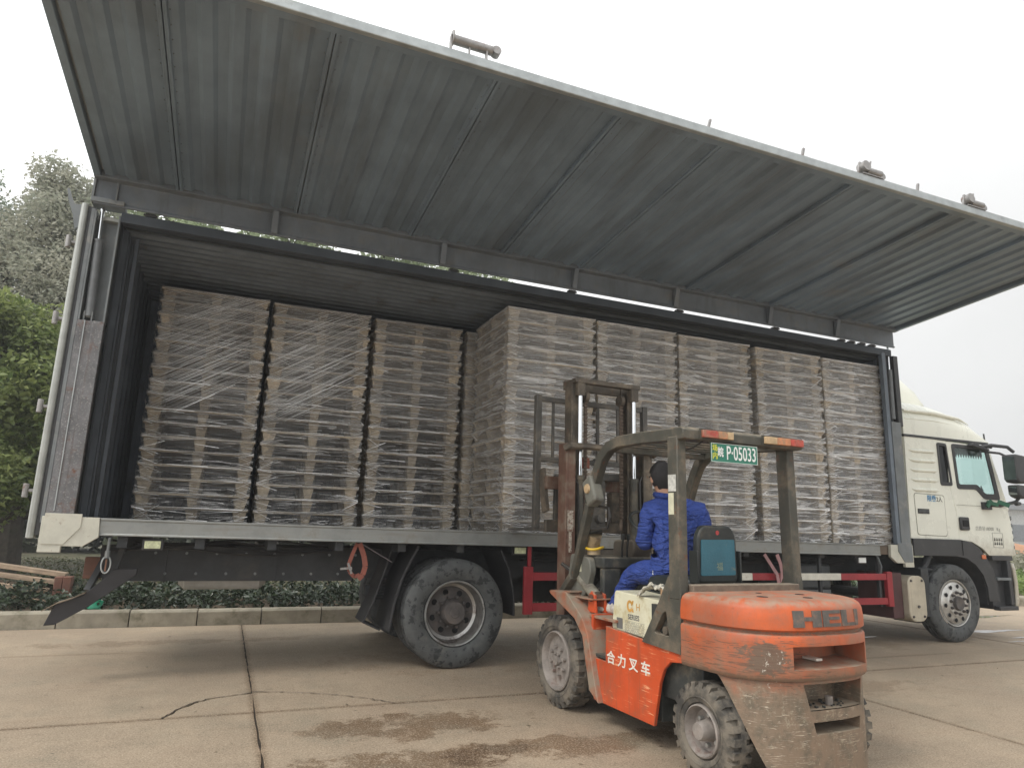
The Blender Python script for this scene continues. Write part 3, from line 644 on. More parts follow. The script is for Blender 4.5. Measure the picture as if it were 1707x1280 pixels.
for k in range(14): 
    x = -2.4+k*.62+random.uniform(-.1, .1); wob(MB().box(x, x+random.uniform(.15, .4), WL-.04, WL-.02, .051, .060), 'edge_seal', grey_steel)

# ------------------------------------------------------------------ running gear
ch = MB().box(-3.3, 8.5, .72, .80, .82, 1.12).box(-3.3, 8.5, 1.72, 1.80, .82, 1.12)
for x in (-3.28, -2.2, -1.2, 1.2, 2.4, 3.6, 4.8, 6.2): ch.box(x, x+.1, .8, 1.72, .85, 1.1)
for x in [-3.1+i*.62 for i in range(16)]: ch.box(x, x+.08, .06, 2.5, 1.125, 1.219)
truck_frame = ch.obj('chassis_frame', dark, truck)
MB().box(-3.25, -.95, .62, .66, .80, 1.13).box(-2.75, -2.73, .60, .62, .80, 1.13).box(-1.72, -1.70, .60, .62, .80, 1.13).obj('side_panel', dark, truck_frame)
MB().box(.95, 6.3, 1.2, 1.24, .5, 1.2).box(2.2, 3.2, .9, 1.2, .5, 1.0).obj('equipment_box', dark, truck_frame, bevel=.01)
bt = MB().box(4.7, 5.55, .45, .95, .70, 1.02).obj('battery_box', mat('battery_grey', (.09, .10, .105), .5), truck_frame, bevel=.03)
MB().box(4.75, 5.5, .42, .449, .62, .69).obj('battery_ledge', grey_steel, bt)
t_ = MB().tube([(-2.62, .92, .82), (-2.56, .92, .82), (-1.86, .92, .82), (-1.80, .92, .82)], [.07, .125, .125, .07], 24).obj('air_tank', mat('tank_grey', (.42, .43, .42), .4), truck_frame)
MB().box(-2.9, -1.5, .80, .84, .90, .95).obj('tank_bracket', dark, truck_frame)
for x in (-.02, 7.4):
    pass
mb = MB()
for x in [-3.1+.27*i for i in range(9)]: mb.tube([(x, .618, 1.06), (x, .600, 1.06)], .014, 6).tube([(x+.1, .618, .87), (x+.1, .600, .87)], .014, 6)
mb.obj('frame_bolts', grey_steel, truck_frame)
mb = MB()
for k in range(4): mb.tube([(-3.2+i*.35, .58-.02*k, 1.17-.03*k-.03*math.sin(i*1.3+k)) for i in range(7)], .010, 5)
for k in range(5): mb.tube([(.95+i*.45, .50+.02*k, 1.14-.035*k-.04*math.sin(i*1.7+k)) for i in range(12)], .011, 5)
for x in (1.0, 1.9, 3.4, 4.6, 6.1): mb.tube([(x, .4, 1.18), (x+.02, .35, 1.0), (x-.03, .4, .8)], .012, 5)
mb.obj('wiring', black_rub, truck_frame)
MB().tube([(1.5, .65, .72), (2.4, .65, .72)], .17, 20).obj('air_tank', mat('tank_black', (.05, .05, .05), .4), truck_frame)
mb = MB()
for k in range(5): mb.bar((-.75+.05*k, .66, .62+.03*k), (.75-.05*k, .66, .62+.03*k), .07, .022)
mb.obj('leaf_spring', dark, truck_frame)
# axles
MB().tube([(0, .3, .53), (0, 2.2, .53)], .085, 12).tube([(0, 1.0, .53), (0, 1.5, .53)], [.2, .2], 14).tube([(7.42, .3, .53), (7.42, 2.2, .53)], .07, 10).bar((-.8, .72, .7), (.8, .72, .7), .09, .1).bar((6.7, .72, .72), (8.1, .72, .72), .09, .08).obj('axle', dark, truck_frame)
TYRE = [(.055, .315), (.03, .33), (.006, .37), (.0, .42), (.006, .47), (.022, .508), (.035, .522), (.05, .530), (.075, .530), (.078, .518), (.088, .518), (.09, .532), (.125, .532), (.128, .518), (.138, .518), (.14, .532), (.18, .532), (.183, .518), (.193, .518), (.196, .530), (.22, .528), (.24, .515), (.262, .47), (.268, .42), (.26, .36), (.24, .32)]
def truck_wheel(name, loc, kind, spin=0):
    """wheel whose outer face looks towards -y"""
    root = empty(name, loc, parent=truck)
    MB().lathe(TYRE, 72).obj('tyre', tyre_truck, root, smooth=28)
    if kind == 'rear':
        rim = MB().lathe([(.03, .322), (.018, .316), (.02, .304), (.035, .300)], 64).obj('rim', rim_steel, root)
        MB().lathe([(.0355, .300), (.06, .290), (.16, .285), (.19, .280), (.20, .25)], 64).obj('rim_barrel', mat('rim_barrel', (.46, .45, .43), .32, .8, .2, 7, dirt=((.14, .11, .10), 4, .52, .68), bump=.15), rim)
        # recessed disc, with black discs as the shade of 8 round hand holes
        disc = MB().lathe([(.199, .25), (.203, .235), (.190, .16), (.170, .13), (.168, .1)], 64)
        dk = disc.obj('wheel_disc', rim_dark, root)
        for k in range(8):
            a = k*PI/4+.3+spin; MB().lathe([(.1915, .030), (.1925, .028), (.1935, .001)], 16, o=(.198*math.cos(a), 0, .198*math.sin(a))).obj('hand_hole_shade', shade_black, dk)
        MB().lathe([(.15, .135), (.09, .125), (.05, .115), (.03, .105), (.028, .05), (.022, .045), (.02, .001)], 48).obj('hub', rim_dark, dk)
        mb = MB()
        for k in range(10):
            a = k*PI/5+spin; mb.lathe([(.145, .016), (.10, .016), (.095, .010), (.085, .009), (.084, .001)], 8, o=(.150*math.cos(a), 0, .150*math.sin(a)))
        mb.obj('wheel_nuts', rim_dark, dk)
    else:
        rim = MB().lathe([(.03, .322), (.018, .316), (.022, .304), (.05, .298), (.055, .288), (.03, .282), (.02, .27), (.008, .24), (.0, .20), (-.006, .182), (-.012, .175), (-.012, .10), (-.02, .095)], 64).obj('rim', mat('rim_front', (.52, .51, .48), .35, .6, .2, 8, dirt=((.22, .19, .16), 6, .5, .75), bump=.1), root)
        for k in range(10):
            a = k*PI/5+spin; MB().lathe([(.0035, .030), (.0025, .028), (.0015, .001)], 16, o=(.228*math.cos(a), -.004, .232*math.sin(a))).obj('hand_hole_shade', shade_black, rim)
        mb = MB()
        for k in range(10):
            a = k*PI/5+.3+spin; mb.lathe([(-.01, .022), (-.03, .020), (-.032, .014), (-.055, .013), (-.057, .001)], 8, o=(.145*math.cos(a), 0, .145*math.sin(a)))
        mb.obj('wheel_nuts', rim_dark, rim)
        MB().lathe([(-.012, .10), (-.04, .095), (-.055, .085), (-.05, .06), (-.045, .001)], 32).obj('hub', rim_dark, rim)
    return root
truck_wheel('wheel', (0, .0, .53), 'rear')
def mirror_wheel(name, y, x, kind, near=None):
    o = truck_wheel(name, (x, y, .53), kind); o.rotation_euler = (0, 0, PI); return o
# inner dual tyre near side (faces away)
mirror_wheel('wheel', .62, -.0, 'rear')
truck_wheel('wheel', (0, 1.93, .53), 'rear'); mirror_wheel('wheel', 2.55, 0, 'rear')
truck_wheel('wheel', (7.424, .02, .53), 'front', .12); mirror_wheel('wheel', 2.5, 7.424, 'front')
# mudguards of the rear wheel (bent rubber flap in front/behind)
def sheet(pts, y0, y1, th, name, m, parent, bevel=0):
    """curved plate following (x,z) points, between y0 and y1"""
    mb = MB(); n = len(pts)
    nr = []
    for i in range(n):
        a = Vector(pts[max(0, i-1)]); b = Vector(pts[min(n-1, i+1)]); t = (b-a).normalized(); nr.append(Vector((-t.y, t.x)))
    for i in range(n):
        p = Vector(pts[i]); q = p+nr[i]*th
        mb.v += [(p.x, y0, p.y), (p.x, y1, p.y), (q.x, y1, q.y), (q.x, y0, q.y)]
    for i in range(n-1):
        a, b = 4*i, 4*i+4; mb.f += [(a, a+1, b+1, b), (a+1, a+2, b+2, b+1), (a+2, a+3, b+3, b+2), (a+3, a, b, b+3)]
    mb.f += [(0, 3, 2, 1), (4*n-4, 4*n-3, 4*n-2, 4*n-1)]; mb.m = [0]*len(mb.f)
    return mb.obj(name, m, parent, bevel=bevel)
sheet([(-.40, 1.19), (-.47, 1.05), (-.56, .85), (-.62, .62), (-.66, .36)], .12, .75, .025, 'mudguard', black_rub, truck, .004)
sheet([(-.44, 1.20), (-.62, 1.19), (-.70, .9), (-.80, .6), (-.88, .42), (-.70, .34)], .30, .72, .02, 'mudguard_bracket', black_rub, truck, .004)
sheet([(.50, 1.15), (.60, .95), (.66, .7), (.67, .48)], .10, .75, .02, 'mudguard', black_rub, truck, .004)
# bent rear mudflap board hanging under the rear corner
f = MB().prism([(-3.52, .645), (-3.32, .72), (-3.17, .86), (-3.11, .935), (-2.93, .94), (-2.93, .89), (-3.02, .815), (-3.26, .625), (-3.41, .53), (-3.50, .475), (-3.58, .47)], 1, .22, .245).obj('bent_rear_flap', mat('bent_flap', (.020, .019, .022), .35, 0, .3, 5, dirt=((.13, .09, .07), 3, .6, .9), bump=.1), truck, bevel=.004)
sheet([(-3.30, .745), (-3.40, .695), (-3.50, .66), (-3.60, .60)], .16, .30, .008, 'flap_tongue', mat('muddy_flap', (.20, .155, .11), .7, dirt=((.10, .07, .05), 6, .5, .7)), f)
MB().bar((-3.1, .5, 1.1), (-3.15, .5, .88), .05, .05).bar((-3.25, .8, 1.05), (-3.35, .6, .72), .06, .03).obj('flap_stay', dark, f)
# tail lamp block, hook with strap loop, side markers
MB().box(-3.45, -3.30, .9, 1.0, .80, 1.0).obj('rear_bracket', mat('rust_bracket', (.16, .075, .05), .7, dirt=((.08, .06, .05), 6, .5, .7)), truck, bevel=.005)
lm = mat('marker_lamp', (.62, .66, .42), .25, var=.25, scale=40, dirt=((.35, .36, .25), 20, .5, .7), bump=0)
for x, z in ((-2.82, 1.155), (.71, 1.155), (5.70, 1.10)):
    b = MB().box(x-.085, x+.085, .06, .10, z-.05, z+.05).obj('marker_housing', cab_black, truck, bevel=.006)
    MB().box(x-.065, x+.065, .045, .058, z-.033, z+.033).obj('marker_lens', lm if x < 5 else plate_white, b, bevel=.004)
hk = MB().tube([(-3.155, .02, 1.21), (-3.155, .02, 1.10)], .012, 8).tube([(-3.155, .02, 1.10), (-3.155, .02, 1.04)], .02, 8).obj('strap_hook', grey_steel, truck)
MB().tube([(-3.155+.035*math.sin(t), .02, .985+.07*math.cos(t)) for t in [i*PI/10 for i in range(21)]], .007, 6).obj('hook_ring', alu, hk)
MB().bar((-3.155, .022, 1.03), (-3.155, .022, .93), .02, .012).obj('hook_plate', mat('hook_rust', (.16, .08, .05), .7), hk)
strap_m = mat('strap_red', (.26, .085, .06), .8, dirt=((.15, .11, .09), 9, .5, .8), bump=.3)
st = MB()
def ribbon(mb, pts, wd, th, up=(0, 1, 0)):
    for a, b in zip(pts, pts[1:]): mb.bar(a, b, th, wd, up) if False else mb.bar(a, b, wd, th, up)
ribbon(st, [(-1.02, .10, 1.20), (-1.06, .09, 1.10), (-1.09, .09, 1.0), (-1.08, .09, .93), (-1.03, .09, .88), (-.98, .09, .90)], .035, .008)
ribbon(st, [(-1.00, .09, 1.20), (-.95, .08, 1.08), (-.93, .08, .98), (-.95, .08, .90), (-.99, .08, .86)], .05, .008)
sto = st.obj('ratchet_strap', strap_m, truck)
MB().bar((-1.17, .08, .955), (-1.06, .08, .965), .02, .02).bar((-1.10, .08, 1.01), (-1.06, .08, .91), .022, .02).tube([(-1.08, .04, .96), (-1.08, .11, .96)], .018, 8).obj('ratchet_buckle', latch_m, sto)
MB().bar((-.97, .1, 1.19), (-.66, .12, 1.02), .03, .006).obj('loose_strap', mat('strap_grey', (.16, .14, .15), .8), sto)
s2 = MB()
ribbon(s2, [(4.18, -.01, 1.16), (4.22, -.02, 1.05), (4.24, -.02, .95), (4.23, -.02, .82)], .05, .008)
ribbon(s2, [(3.98, -.01, 1.16), (4.08, -.02, 1.02), (4.15, -.03, .92), (4.17, -.03, .80)], .045, .008)
s2.obj('hanging_strap', mat('strap_pink', (.36, .20, .20), .8, dirt=((.2, .15, .14), 9, .5, .8), bump=.3), truck)
# side guard: striped top bar, lower bar, end posts
sg = MB().box(.76, .86, .03, .075, .50, .99).box(.80, .84, .04, .07, .991, 1.21).obj('side_guard', red_paint, truck, bevel=.004)
xs = [.861, 1.35, 2.15, 2.75, 3.28, 3.82, 4.36, 5.28, 6.10]
cols = [red_paint, white_paint, red_paint, white_paint, white_paint, red_paint, white_paint, red_paint]
for a, b, m in zip(xs, xs[1:], cols): MB().box(a, b-.002, .03, .07, .845, .93).obj('guard_stripe', m, sg, bevel=.004)
MB().box(.861, 6.10, .03, .07, .53, .615).obj('lower_guard_bar', red_paint, sg, bevel=.004)
MB().box(6.102, 6.20, .02, .08, .50, .955).obj('guard_end_post', red_paint, sg, bevel=.006)
for x in (1.28, 2.6, 4.95, 6.0): MB().box(x, x+.04, .071, .11, .5, 1.2).obj('guard_bracket', dark, sg)
MB().tube([(6.02, .05, .93), (6.02, .03, 1.02), (6.0, .05, 1.12), (5.96, .08, 1.2)], .012, 6).obj('air_hose', grey_steel, truck)
# beige capsule shaped tank end panel
def capsule(x0, x1, z0, z1, r, n=8):
    p = []
    for cx, cz, a0 in ((x1-r, z1-r, 0), (x0+r, z1-r, PI/2), (x0+r, z0+r, PI), (x1-r, z0+r, 1.5*PI)):
        p += [(cx+r*math.cos(a0+i*PI/2/n), cz+r*math.sin(a0+i*PI/2/n)) for i in range(n+1)]
    return p
MB().box(6.22, 6.42, .06, .62, .34, .94).obj('tool_box', mat('box_redbrown', (.08, .035, .035), .6), truck, bevel=.01)
cp = MB().prism(capsule(6.43, 6.765, .30, .905, .12), 1, -.02, .55).obj('fuel_tank', beige_box, truck, bevel=.012)
mb = MB()
for x, z in ((6.49, .84), (6.70, .84), (6.49, .37), (6.70, .37)): mb.lathe([(-.021, .018), (-.034, .014), (-.035, .001)], 10, o=(x, 0, z))
mb.obj('tank_bolts', rim_dark, cp)
MB().tube([(6.6, -.022, .50), (6.6, -.036, .50)], .02, 12).obj('tank_cap', rim_dark, cp)
# dark gear behind the front wheel
MB().box(6.80, 6.95, .05, .5, .35, 1.0).tube([(6.95, .15, .95), (7.05, .12, 1.15), (7.15, .12, 1.28)], .05, 10).bar((6.8, .1, 1.0), (7.1, .1, .98), .03, .03).bar((6.95, .12, .98), (6.97, .12, .30), .03, .03).box(6.85, 7.0, .2, .6, .25, .55).obj('wheel_bay_gear', dark, truck_frame, bevel=.01)
sheet([(6.76, .30), (6.78, .8), (6.86, .97), (7.0, 1.08)], .10, .55, .015, 'front_mudflap', black_rub, truck, .003)
# ------------------------------------------------------------------ CAB
def plate(name, outer, holes, y0, th, m, parent, bev=0.):
    """flat plate in the xz plane with holes; y0 = near face, th = thickness"""
    cu = bpy.data.curves.new(name, 'CURVE'); cu.dimensions = '2D'; cu.fill_mode = 'BOTH'; cu.extrude = th/2-bev; cu.bevel_depth = bev
    for P in [outer]+holes:
        s = cu.splines.new('POLY'); s.points.add(len(P)-1); s.use_cyclic_u = True
        for i, (a, b) in enumerate(P): s.points[i].co = (a, b, 0, 1)
    t = bpy.data.objects.new('tmp', cu); me = bpy.data.meshes.new_from_object(t); bpy.data.objects.remove(t); bpy.data.curves.remove(cu)
    me.transform(Matrix.Translation((0, y0+th/2, 0)) @ Matrix.Rotation(PI/2, 4, 'X'))
    me.materials.clear(); me.materials.append(m); me.name = name
    o = bpy.data.objects.new(name, me); C.objects.link(o); o.parent = parent
    me.shade_smooth(); me.set_sharp_from_angle(angle=math.radians(35))
    return o
def rnd_poly(P, r, n=4):
    out = []; k = len(P)
    for i in range(k):
        p = Vector(P[i]); a = (Vector(P[i-1])-p); b = (Vector(P[(i+1) % k])-p); q = min(r, a.length*.45, b.length*.45)
        s = p+a.normalized()*q; e = p+b.normalized()*q
        for j in range(n+1):
            t = j/n; out.append(tuple(s*(1-t)**2+p*2*t*(1-t)+e*t*t))
    return out
CY = .045
cab = empty('cab', (0, 0, 0), parent=truck)
DW = rnd_poly([(7.70, 2.78), (8.45, 2.775), (8.605, 2.05), (8.30, 2.05), (8.136, 2.186), (7.74, 2.175)], .05)
SWIN = rnd_poly([(7.365, 2.79), (7.545, 2.787), (7.60, 2.195), (7.375, 2.19)], .04)
rear_out = [(6.66, 1.412), (6.70, 2.86), (7.555, 2.835), (7.555, 2.40), (7.553, 2.16), (7.60, 1.95), (7.635, 1.80), (7.64, 1.412)]
door_out = [(7.568, 2.833), (8.44, 2.82), (8.50, 2.78), (8.63, 2.30), (8.73, 2.0), (8.80, 1.85), (8.83, 1.55), (8.845, 1.20), (8.27, 1.195), (8.13, 1.30), (7.92, 1.385), (7.652, 1.412), (7.648, 1.80), (7.612, 1.95), (7.566, 2.16)]
for yy, th in ((CY, .035), (2.47, .035)):
    o = plate('cab_side', rear_out, [SWIN], yy, th, cream, cab, .006); o2 = plate('door', door_out, [DW], yy, th, cream, cab, .006)
    if yy == CY: side_o, door_o = o, o2
# waist groove, pressed ribs on the sleeper side
mb = MB()
for z in (2.66, 2.52, 2.38, 2.24, 2.10):
    mb.tube([(6.76, CY, z), (6.84, CY-.0, z-.01), (7.25, CY-.0, z-.005), (7.31, CY, z)], [.006, .026, .026, .006], 12)
mb.obj('pressed_rib', cream, side_o)
MB().box(7.66, 8.78, CY-.004, CY+.01, 1.905, 1.912).obj('crease_shade', mat('crease_shade_grey', (.3, .29, .24), .5), door_o)  # grey strip drawn as the shade line of the waist groove
plate('window_frame', rnd_poly([(7.665, 2.81), (8.475, 2.805), (8.64, 2.01), (8.285, 2.015), (8.12, 2.15), (7.71, 2.14)], .05), [rnd_poly([(7.72, 2.765), (8.41, 2.755), (8.545, 2.10), (8.315, 2.095), (8.15, 2.225), (7.75, 2.21)], .04)], CY-.012, .02, cab_black, door_o)
plate('window_frame', rnd_poly([(7.35, 2.805), (7.55, 2.80), (7.61, 2.18), (7.36, 2.175)], .04), [rnd_poly([(7.385, 2.765), (7.525, 2.76), (7.575, 2.23), (7.395, 2.225)], .03)], CY-.012, .02, cab_black, side_o)
plate('window_glass', DW, [], CY+.012, .006, glass, door_o); plate('window_glass', SWIN, [], CY+.012, .006, glass_dark, side_o)
plate('window_glass', DW, [], 2.48, .006, glass, cab)
# curtain fringe and interior seat, wheel
mb = MB(); mb2 = MB()
for k in range(12):
    x = 7.75+k*.056; mb.prism([(x, 2.68), (x+.028, 2.62), (x+.056, 2.68)], 1, CY+.05, CY+.054)
MB().box(7.72, 8.42, CY+.05, CY+.06, 2.68, 2.78).obj('curtain_rail', cab_black, door_o)
mb.obj('curtain_fringe', mat('fringe', (.05, .06, .06), .8), door_o)
MB().box(6.9, 7.5, .5, 2.1, 1.42, 1.9).obj('bunk', mat('bunk_fabric', (.25, .30, .27), .9), cab)
MB().box(7.9, 8.35, .4, .9, 1.5, 1.8).box(7.78, 7.92, .4, .9, 1.75, 1.95).obj('seat', cab_black, cab, bevel=.05)
MB().tube([(8.50+.06*math.cos(t), 1.75+.2*math.sin(t)*1, 2.10+.13*math.cos(t)) for t in [i*PI/8 for i in range(17)]], .014, 8).obj('steering_wheel', cab_black, cab)
MB().tube([(8.33, .12, 2.05), (8.33, .12, 2.14), (8.37, .12, 2.17), (8.36, .12, 2.22)], .008, 6).tube([(8.30, .12, 2.18), (8.36, .12, 2.20), (8.40, .12, 2.15)], .006, 6).obj('phone_holder', cab_black, cab)
mint = leafmat('mint_skylight', (.50, .80, .68), (.50, .80, .68), .75, .8)  # mint stands for the sky colour showing through the cab's tinted glass
mb = MB()
for i in range(60):
    x = 7.74+i*.0125; y = 2.40+.018*math.sin(i*1.3); mb.v += [(x, y, 2.03), (x, y, 2.72)]
mb.f = [(2*i, 2*i+1, 2*i+3, 2*i+2) for i in range(59)]; mb.m = [0]*59; mb.obj('skylight_curtain', mint, cab, fixn=False)
# shell: floor, back, roof fairing, front
MB().box(6.66, 6.70, .08, 2.46, 1.41, 2.86).box(6.7, 8.8, .08, 2.46, 1.36, 1.41).obj('cab_back', cream, cab)
MB().prism([(8.50, 2.83), (8.63, 2.35), (8.80, 1.90), (8.77, 1.90), (8.60, 2.35), (8.47, 2.83)], 1, .10, 2.44).obj('windscreen', glass, cab)
MB().prism([(8.82, 1.89), (8.90, 1.80), (8.97, 1.5), (8.99, 1.21), (8.80, 1.21), (8.78, 1.88)], 1, .12, 2.42).obj('front_panel', cream, cab, bevel=.02)
# curved corner piece with air slats
mb = MB(); n = 8
for j, z in enumerate((1.21, 1.5, 1.75, 1.88)):
    fx = (8.845, 8.835, 8.815, 8.79)[j]; dp = (.13, .125, .1, .04)[j]
    for i in range(n+1):
        a = i/n*PI/2; mb.v.append((fx+dp*math.sin(a), CY+.008+.13*(1-math.cos(a)), z))
mb.f = [(j*(n+1)+i, j*(n+1)+i+1, (j+1)*(n+1)+i+1, (j+1)*(n+1)+i) for j in range(3) for i in range(n)]; mb.m = [0]*len(mb.f)
cornr = mb.obj('corner_deflector', cream, cab, fixn=False, smooth=60)
for z in (1.32, 1.43, 1.54, 1.65, 1.76): MB().bar((8.86, .055, z), (8.96, .13, z-.02), .02, .045).obj('air_slat', grey_steel, cornr)
for sgn in (1,):
    MB().bar((8.49, CY+.015, 2.79), (8.80, CY+.015, 1.87), .035, .05, (1, 0, 0)).obj('front_pillar', cream, cab)
# roof
xs_ = [6.69, 6.95, 7.25, 7.55, 7.8, 8.0, 8.2, 8.35, 8.48, 8.58, 8.63]; zs_ = [3.50, 3.52, 3.52, 3.50, 3.45, 3.39, 3.29, 3.19, 3.07, 2.95, 2.885]
mb = MB(); m_ = 36
for x, z in zip(xs_, zs_):
    for j in range(m_+1):
        t = -1+2*j/m_; a = t*PI/2
        yy = 1.27+1.225*math.copysign(abs(math.sin(a))**.62, t); q = max(0, math.cos(a))**.62
        mb.v.append((x-.10*(1-q)*(x > 8.3), yy, 2.885+(z-2.885)*q))
mb.f = [(i*(m_+1)+j, i*(m_+1)+j+1, (i+1)*(m_+1)+j+1, (i+1)*(m_+1)+j) for i in range(len(xs_)-1) for j in range(m_)]
mb.f.append(tuple(range(m_, -1, -1))); mb.m = [0]*len(mb.f)
roof_o = mb.obj('cab_roof', cream, cab, smooth=50)
mb = MB()
for z in (3.12, 3.24): mb.tube([(6.75, .075, z), (7.4, .085, z+.01), (7.95, .09, z-.03), (8.2, .11, z-.10)], [.02, .03, .025, .005], 8)
mb.obj('roof_crease', cream, roof_o)
MB().box(6.68, 8.5, CY-.012, CY+.03, 2.848, 2.883).obj('roof_gutter', cab_black, cab, bevel=.004)
# air deflector dome on the roof
mb = MB()
for i, (x, z) in enumerate([(6.8, 4.12), (7.35, 4.10), (7.6, 4.02), (7.78, 3.88), (7.90, 3.68), (7.95, 3.42)]):
    for j in range(13):
        a = -PI/2+PI*j/12; mb.v.append((x, 1.27+.70*math.copysign(abs(math.sin(a))**.7, a), 3.35+(z-3.35)*max(0, math.cos(a))**.6))
mb.f = [(i*13+j, i*13+j+1, (i+1)*13+j+1, (i+1)*13+j) for i in range(5) for j in range(12)]+[tuple(range(12, -1, -1))]; mb.m = [0]*len(mb.f)
mb.obj('wind_deflector', cream, cab, smooth=60)
# storage hatch, handle, fender, steps, bumper
def ringplate(name, P, wd, y, m, parent):
    c = sum((Vector(p) for p in P), Vector((0, 0)))/len(P); Q = [tuple(Vector(p)+(c-Vector(p)).normalized()*wd) for p in P]
    return plate(name, P, [Q], y, .003, m, parent)
HP = rnd_poly([(6.79, 2.035), (7.40, 2.025), (7.395, 1.455), (6.80, 1.465)], .05)
hatch = plate('storage_hatch', HP, [], CY-.004, .006, cream, side_o); ringplate('hatch_seam', rnd_poly([(6.78, 2.045), (7.41, 2.035), (7.405, 1.445), (6.79, 1.455)], .05), .012, CY-.0015, mat('seam_grey', (.22, .21, .17), .7), hatch)
hd = MB().box(7.665, 7.86, CY-.035, CY-.002, 1.545, 1.735).obj('door_handle', cab_black, door_o, bevel=.02)
MB().box(7.70, 7.83, CY-.045, CY-.0355, 1.60, 1.69).obj('handle_recess_shade', shade_black, hd, bevel=.005)
fen = [(6.66, 1.40), (7.64, 1.40), (7.86, 1.37), (8.02, 1.28), (8.15, 1.15), (8.26, .98), (8.32, .80), (8.33, .55), (8.12, .55), (8.11, .75), (8.04, .92), (7.9, 1.06), (7.72, 1.15), (7.5, 1.18), (6.66, 1.18)]
fo = plate('wheel_arch', fen, [], .012, .03, cab_black, cab, .006)
sheet([(8.12, .50), (8.115, .72), (8.05, .91), (7.90, 1.06), (7.72, 1.15), (7.5, 1.19), (6.70, 1.19)], .04, .55, .012, 'arch_liner', black_rub, fo)
MB().box(7.645, 7.652, .006, .0115, 1.19, 1.40).obj('arch_seam', shade_black, fo)
MB().box(8.03, 8.12, -.006, .0115, 1.14, 1.20).obj('side_indicator', orange_lens, fo, bevel=.012)
stp = MB().box(8.34, 8.74, .12, .5, .42, 1.19).box(8.34, 8.76, .02, .12, .41, .47).obj('step_well', cab_black, cab, bevel=.01)
MB().box(8.35, 8.66, .02, .12, .84, .875).obj('step', grey_steel, stp)
MB().box(8.30, 8.76, .03, .05, 1.12, 1.19).box(8.62, 8.70, .03, .12, .48, 1.12).obj('step_trim', cab_black, stp, bevel=.008)
mb = MB(); n = 8
for j, (z, o_) in enumerate(((.44, -.03), (.52, 0), (.8, .02), (1.0, .0), (1.08, -.03))):
    for i in range(n+1):
        a = i/n*PI/2; mb.v.append((8.74+o_+.2*math.sin(a), .03+.2*(1-math.cos(a)), z))
    mb.v.append((8.94+o_, 2.3, z))
k_ = n+2; mb.f = [(j*k_+i, j*k_+i+1, (j+1)*k_+i+1, (j+1)*k_+i) for j in range(4) for i in range(n+1)]; mb.m = [0]*len(mb.f)
bp_ = mb.obj('bumper', cream, cab, fixn=False, smooth=50); bp_.modifiers.new('s', 'SOLIDIFY').thickness = .03
# mirrors and arms
mi = MB().tube([(8.30, .05, 2.80), (8.36, -.10, 2.82), (8.50, -.24, 2.79), (8.60, -.26, 2.72)], [.03, .028, .026, .024], 10).tube([(8.33, .04, 2.74), (8.45, -.15, 2.70), (8.55, -.24, 2.62)], .018, 8).obj('mirror_arm', cab_black, cab)
mh = MB().prism(rnd_poly([(8.46, 2.68), (8.70, 2.66), (8.76, 2.60), (8.76, 2.30), (8.72, 2.25), (8.50, 2.26), (8.46, 2.32)], .05), 1, -.36, -.16).obj('mirror', cab_black, mi, bevel=.02)
MB().box(8.4525, 8.4585, -.345, -.175, 2.30, 2.64).obj('mirror_glass', mat('mirror_silver', (.25, .28, .28), .06, 1, bump=0), mh)
m2 = MB().prism(rnd_poly([(8.48, 2.23), (8.68, 2.22), (8.70, 2.05), (8.64, 2.02), (8.50, 2.06)], .05), 1, -.34, -.18).obj('wide_mirror', cab_black, mi, bevel=.02)
MB().box(8.4725, 8.4785, -.32, -.20, 2.08, 2.20).obj('mirror_glass', MATS['mirror_silver'], m2)
MB().tube([(8.28, .04, 1.94), (8.40, -.10, 1.92), (8.55, -.24, 1.98), (8.62, -.26, 2.05)], [.03, .026, .024, .02], 10).tube([(8.55, -.24, 1.95), (8.66, -.22, 1.96)], .028, 10).box(8.20, 8.36, -.01, CY, 1.86, 1.97).obj('lower_mirror_arm', cab_black, mi)
MB().bar((8.24, -.02, 1.97), (8.36, -.10, 1.93), .04, .05).bar((8.22, -.03, 1.90), (8.30, -.05, 1.99), .03, .05).bar((8.36, -.1, 1.98), (8.46, -.2, 1.92), .03, .06).obj('green_strap', mat('green_band', (.02, .11, .06), .6, bump=.3), mi)
MB().prism([(8.0, 2.80), (8.36, 2.74), (8.40, 2.76), (8.05, 2.85)], 1, -.05, CY-.014).obj('rain_visor', cab_black, door_o, bevel=.005)
MB().bar((8.42, .06, 2.84), (8.52, .0, 2.82), .05, .06).bar((8.50, .08, 2.86), (8.46, .06, 3.02), .02, .02).obj('pillar_cap', cab_black, cab)
# lettering on the cab
RX = (PI/2, 0, 0)
text('hatch_print', '限乘', .095, print_blue, hatch, (7.135, CY-.006, 1.972), RX, .0005, .002)
text('hatch_print', '2人', .085, print_black, hatch, (7.295, CY-.006, 1.967), RX, .0005, .001)
bdg = MB().box(6.83, 7.06, CY-.012, CY-.005, 1.755, 1.825).obj('badge', print_black, hatch, bevel=.003)
mb = MB()
for k in range(8): 
    x = 6.845+k*.025; mb.box(x, x+.018, CY-.0145, CY-.0122, 1.785, 1.793).box(x, x+.004, CY-.0147, CY-.0122, 1.772, 1.81).box(x, x+.018, CY-.0145, CY-.0122, 1.805, 1.811)
mb.box(6.93, 7.0, CY-.0145, CY-.0122, 1.762, 1.767).obj('badge_letters', grey_steel, bdg)
text('door_print', '总质量18000   Kg', .075, print_grey, door_o, (8.29, CY-.002, 1.575), RX, .0005, -.001)
gp = ringplate('notice_frame', [(8.375, 1.525), (8.61, 1.52), (8.605, 1.305), (8.38, 1.31)], .006, CY-.003, print_grey, door_o)
mb = MB()
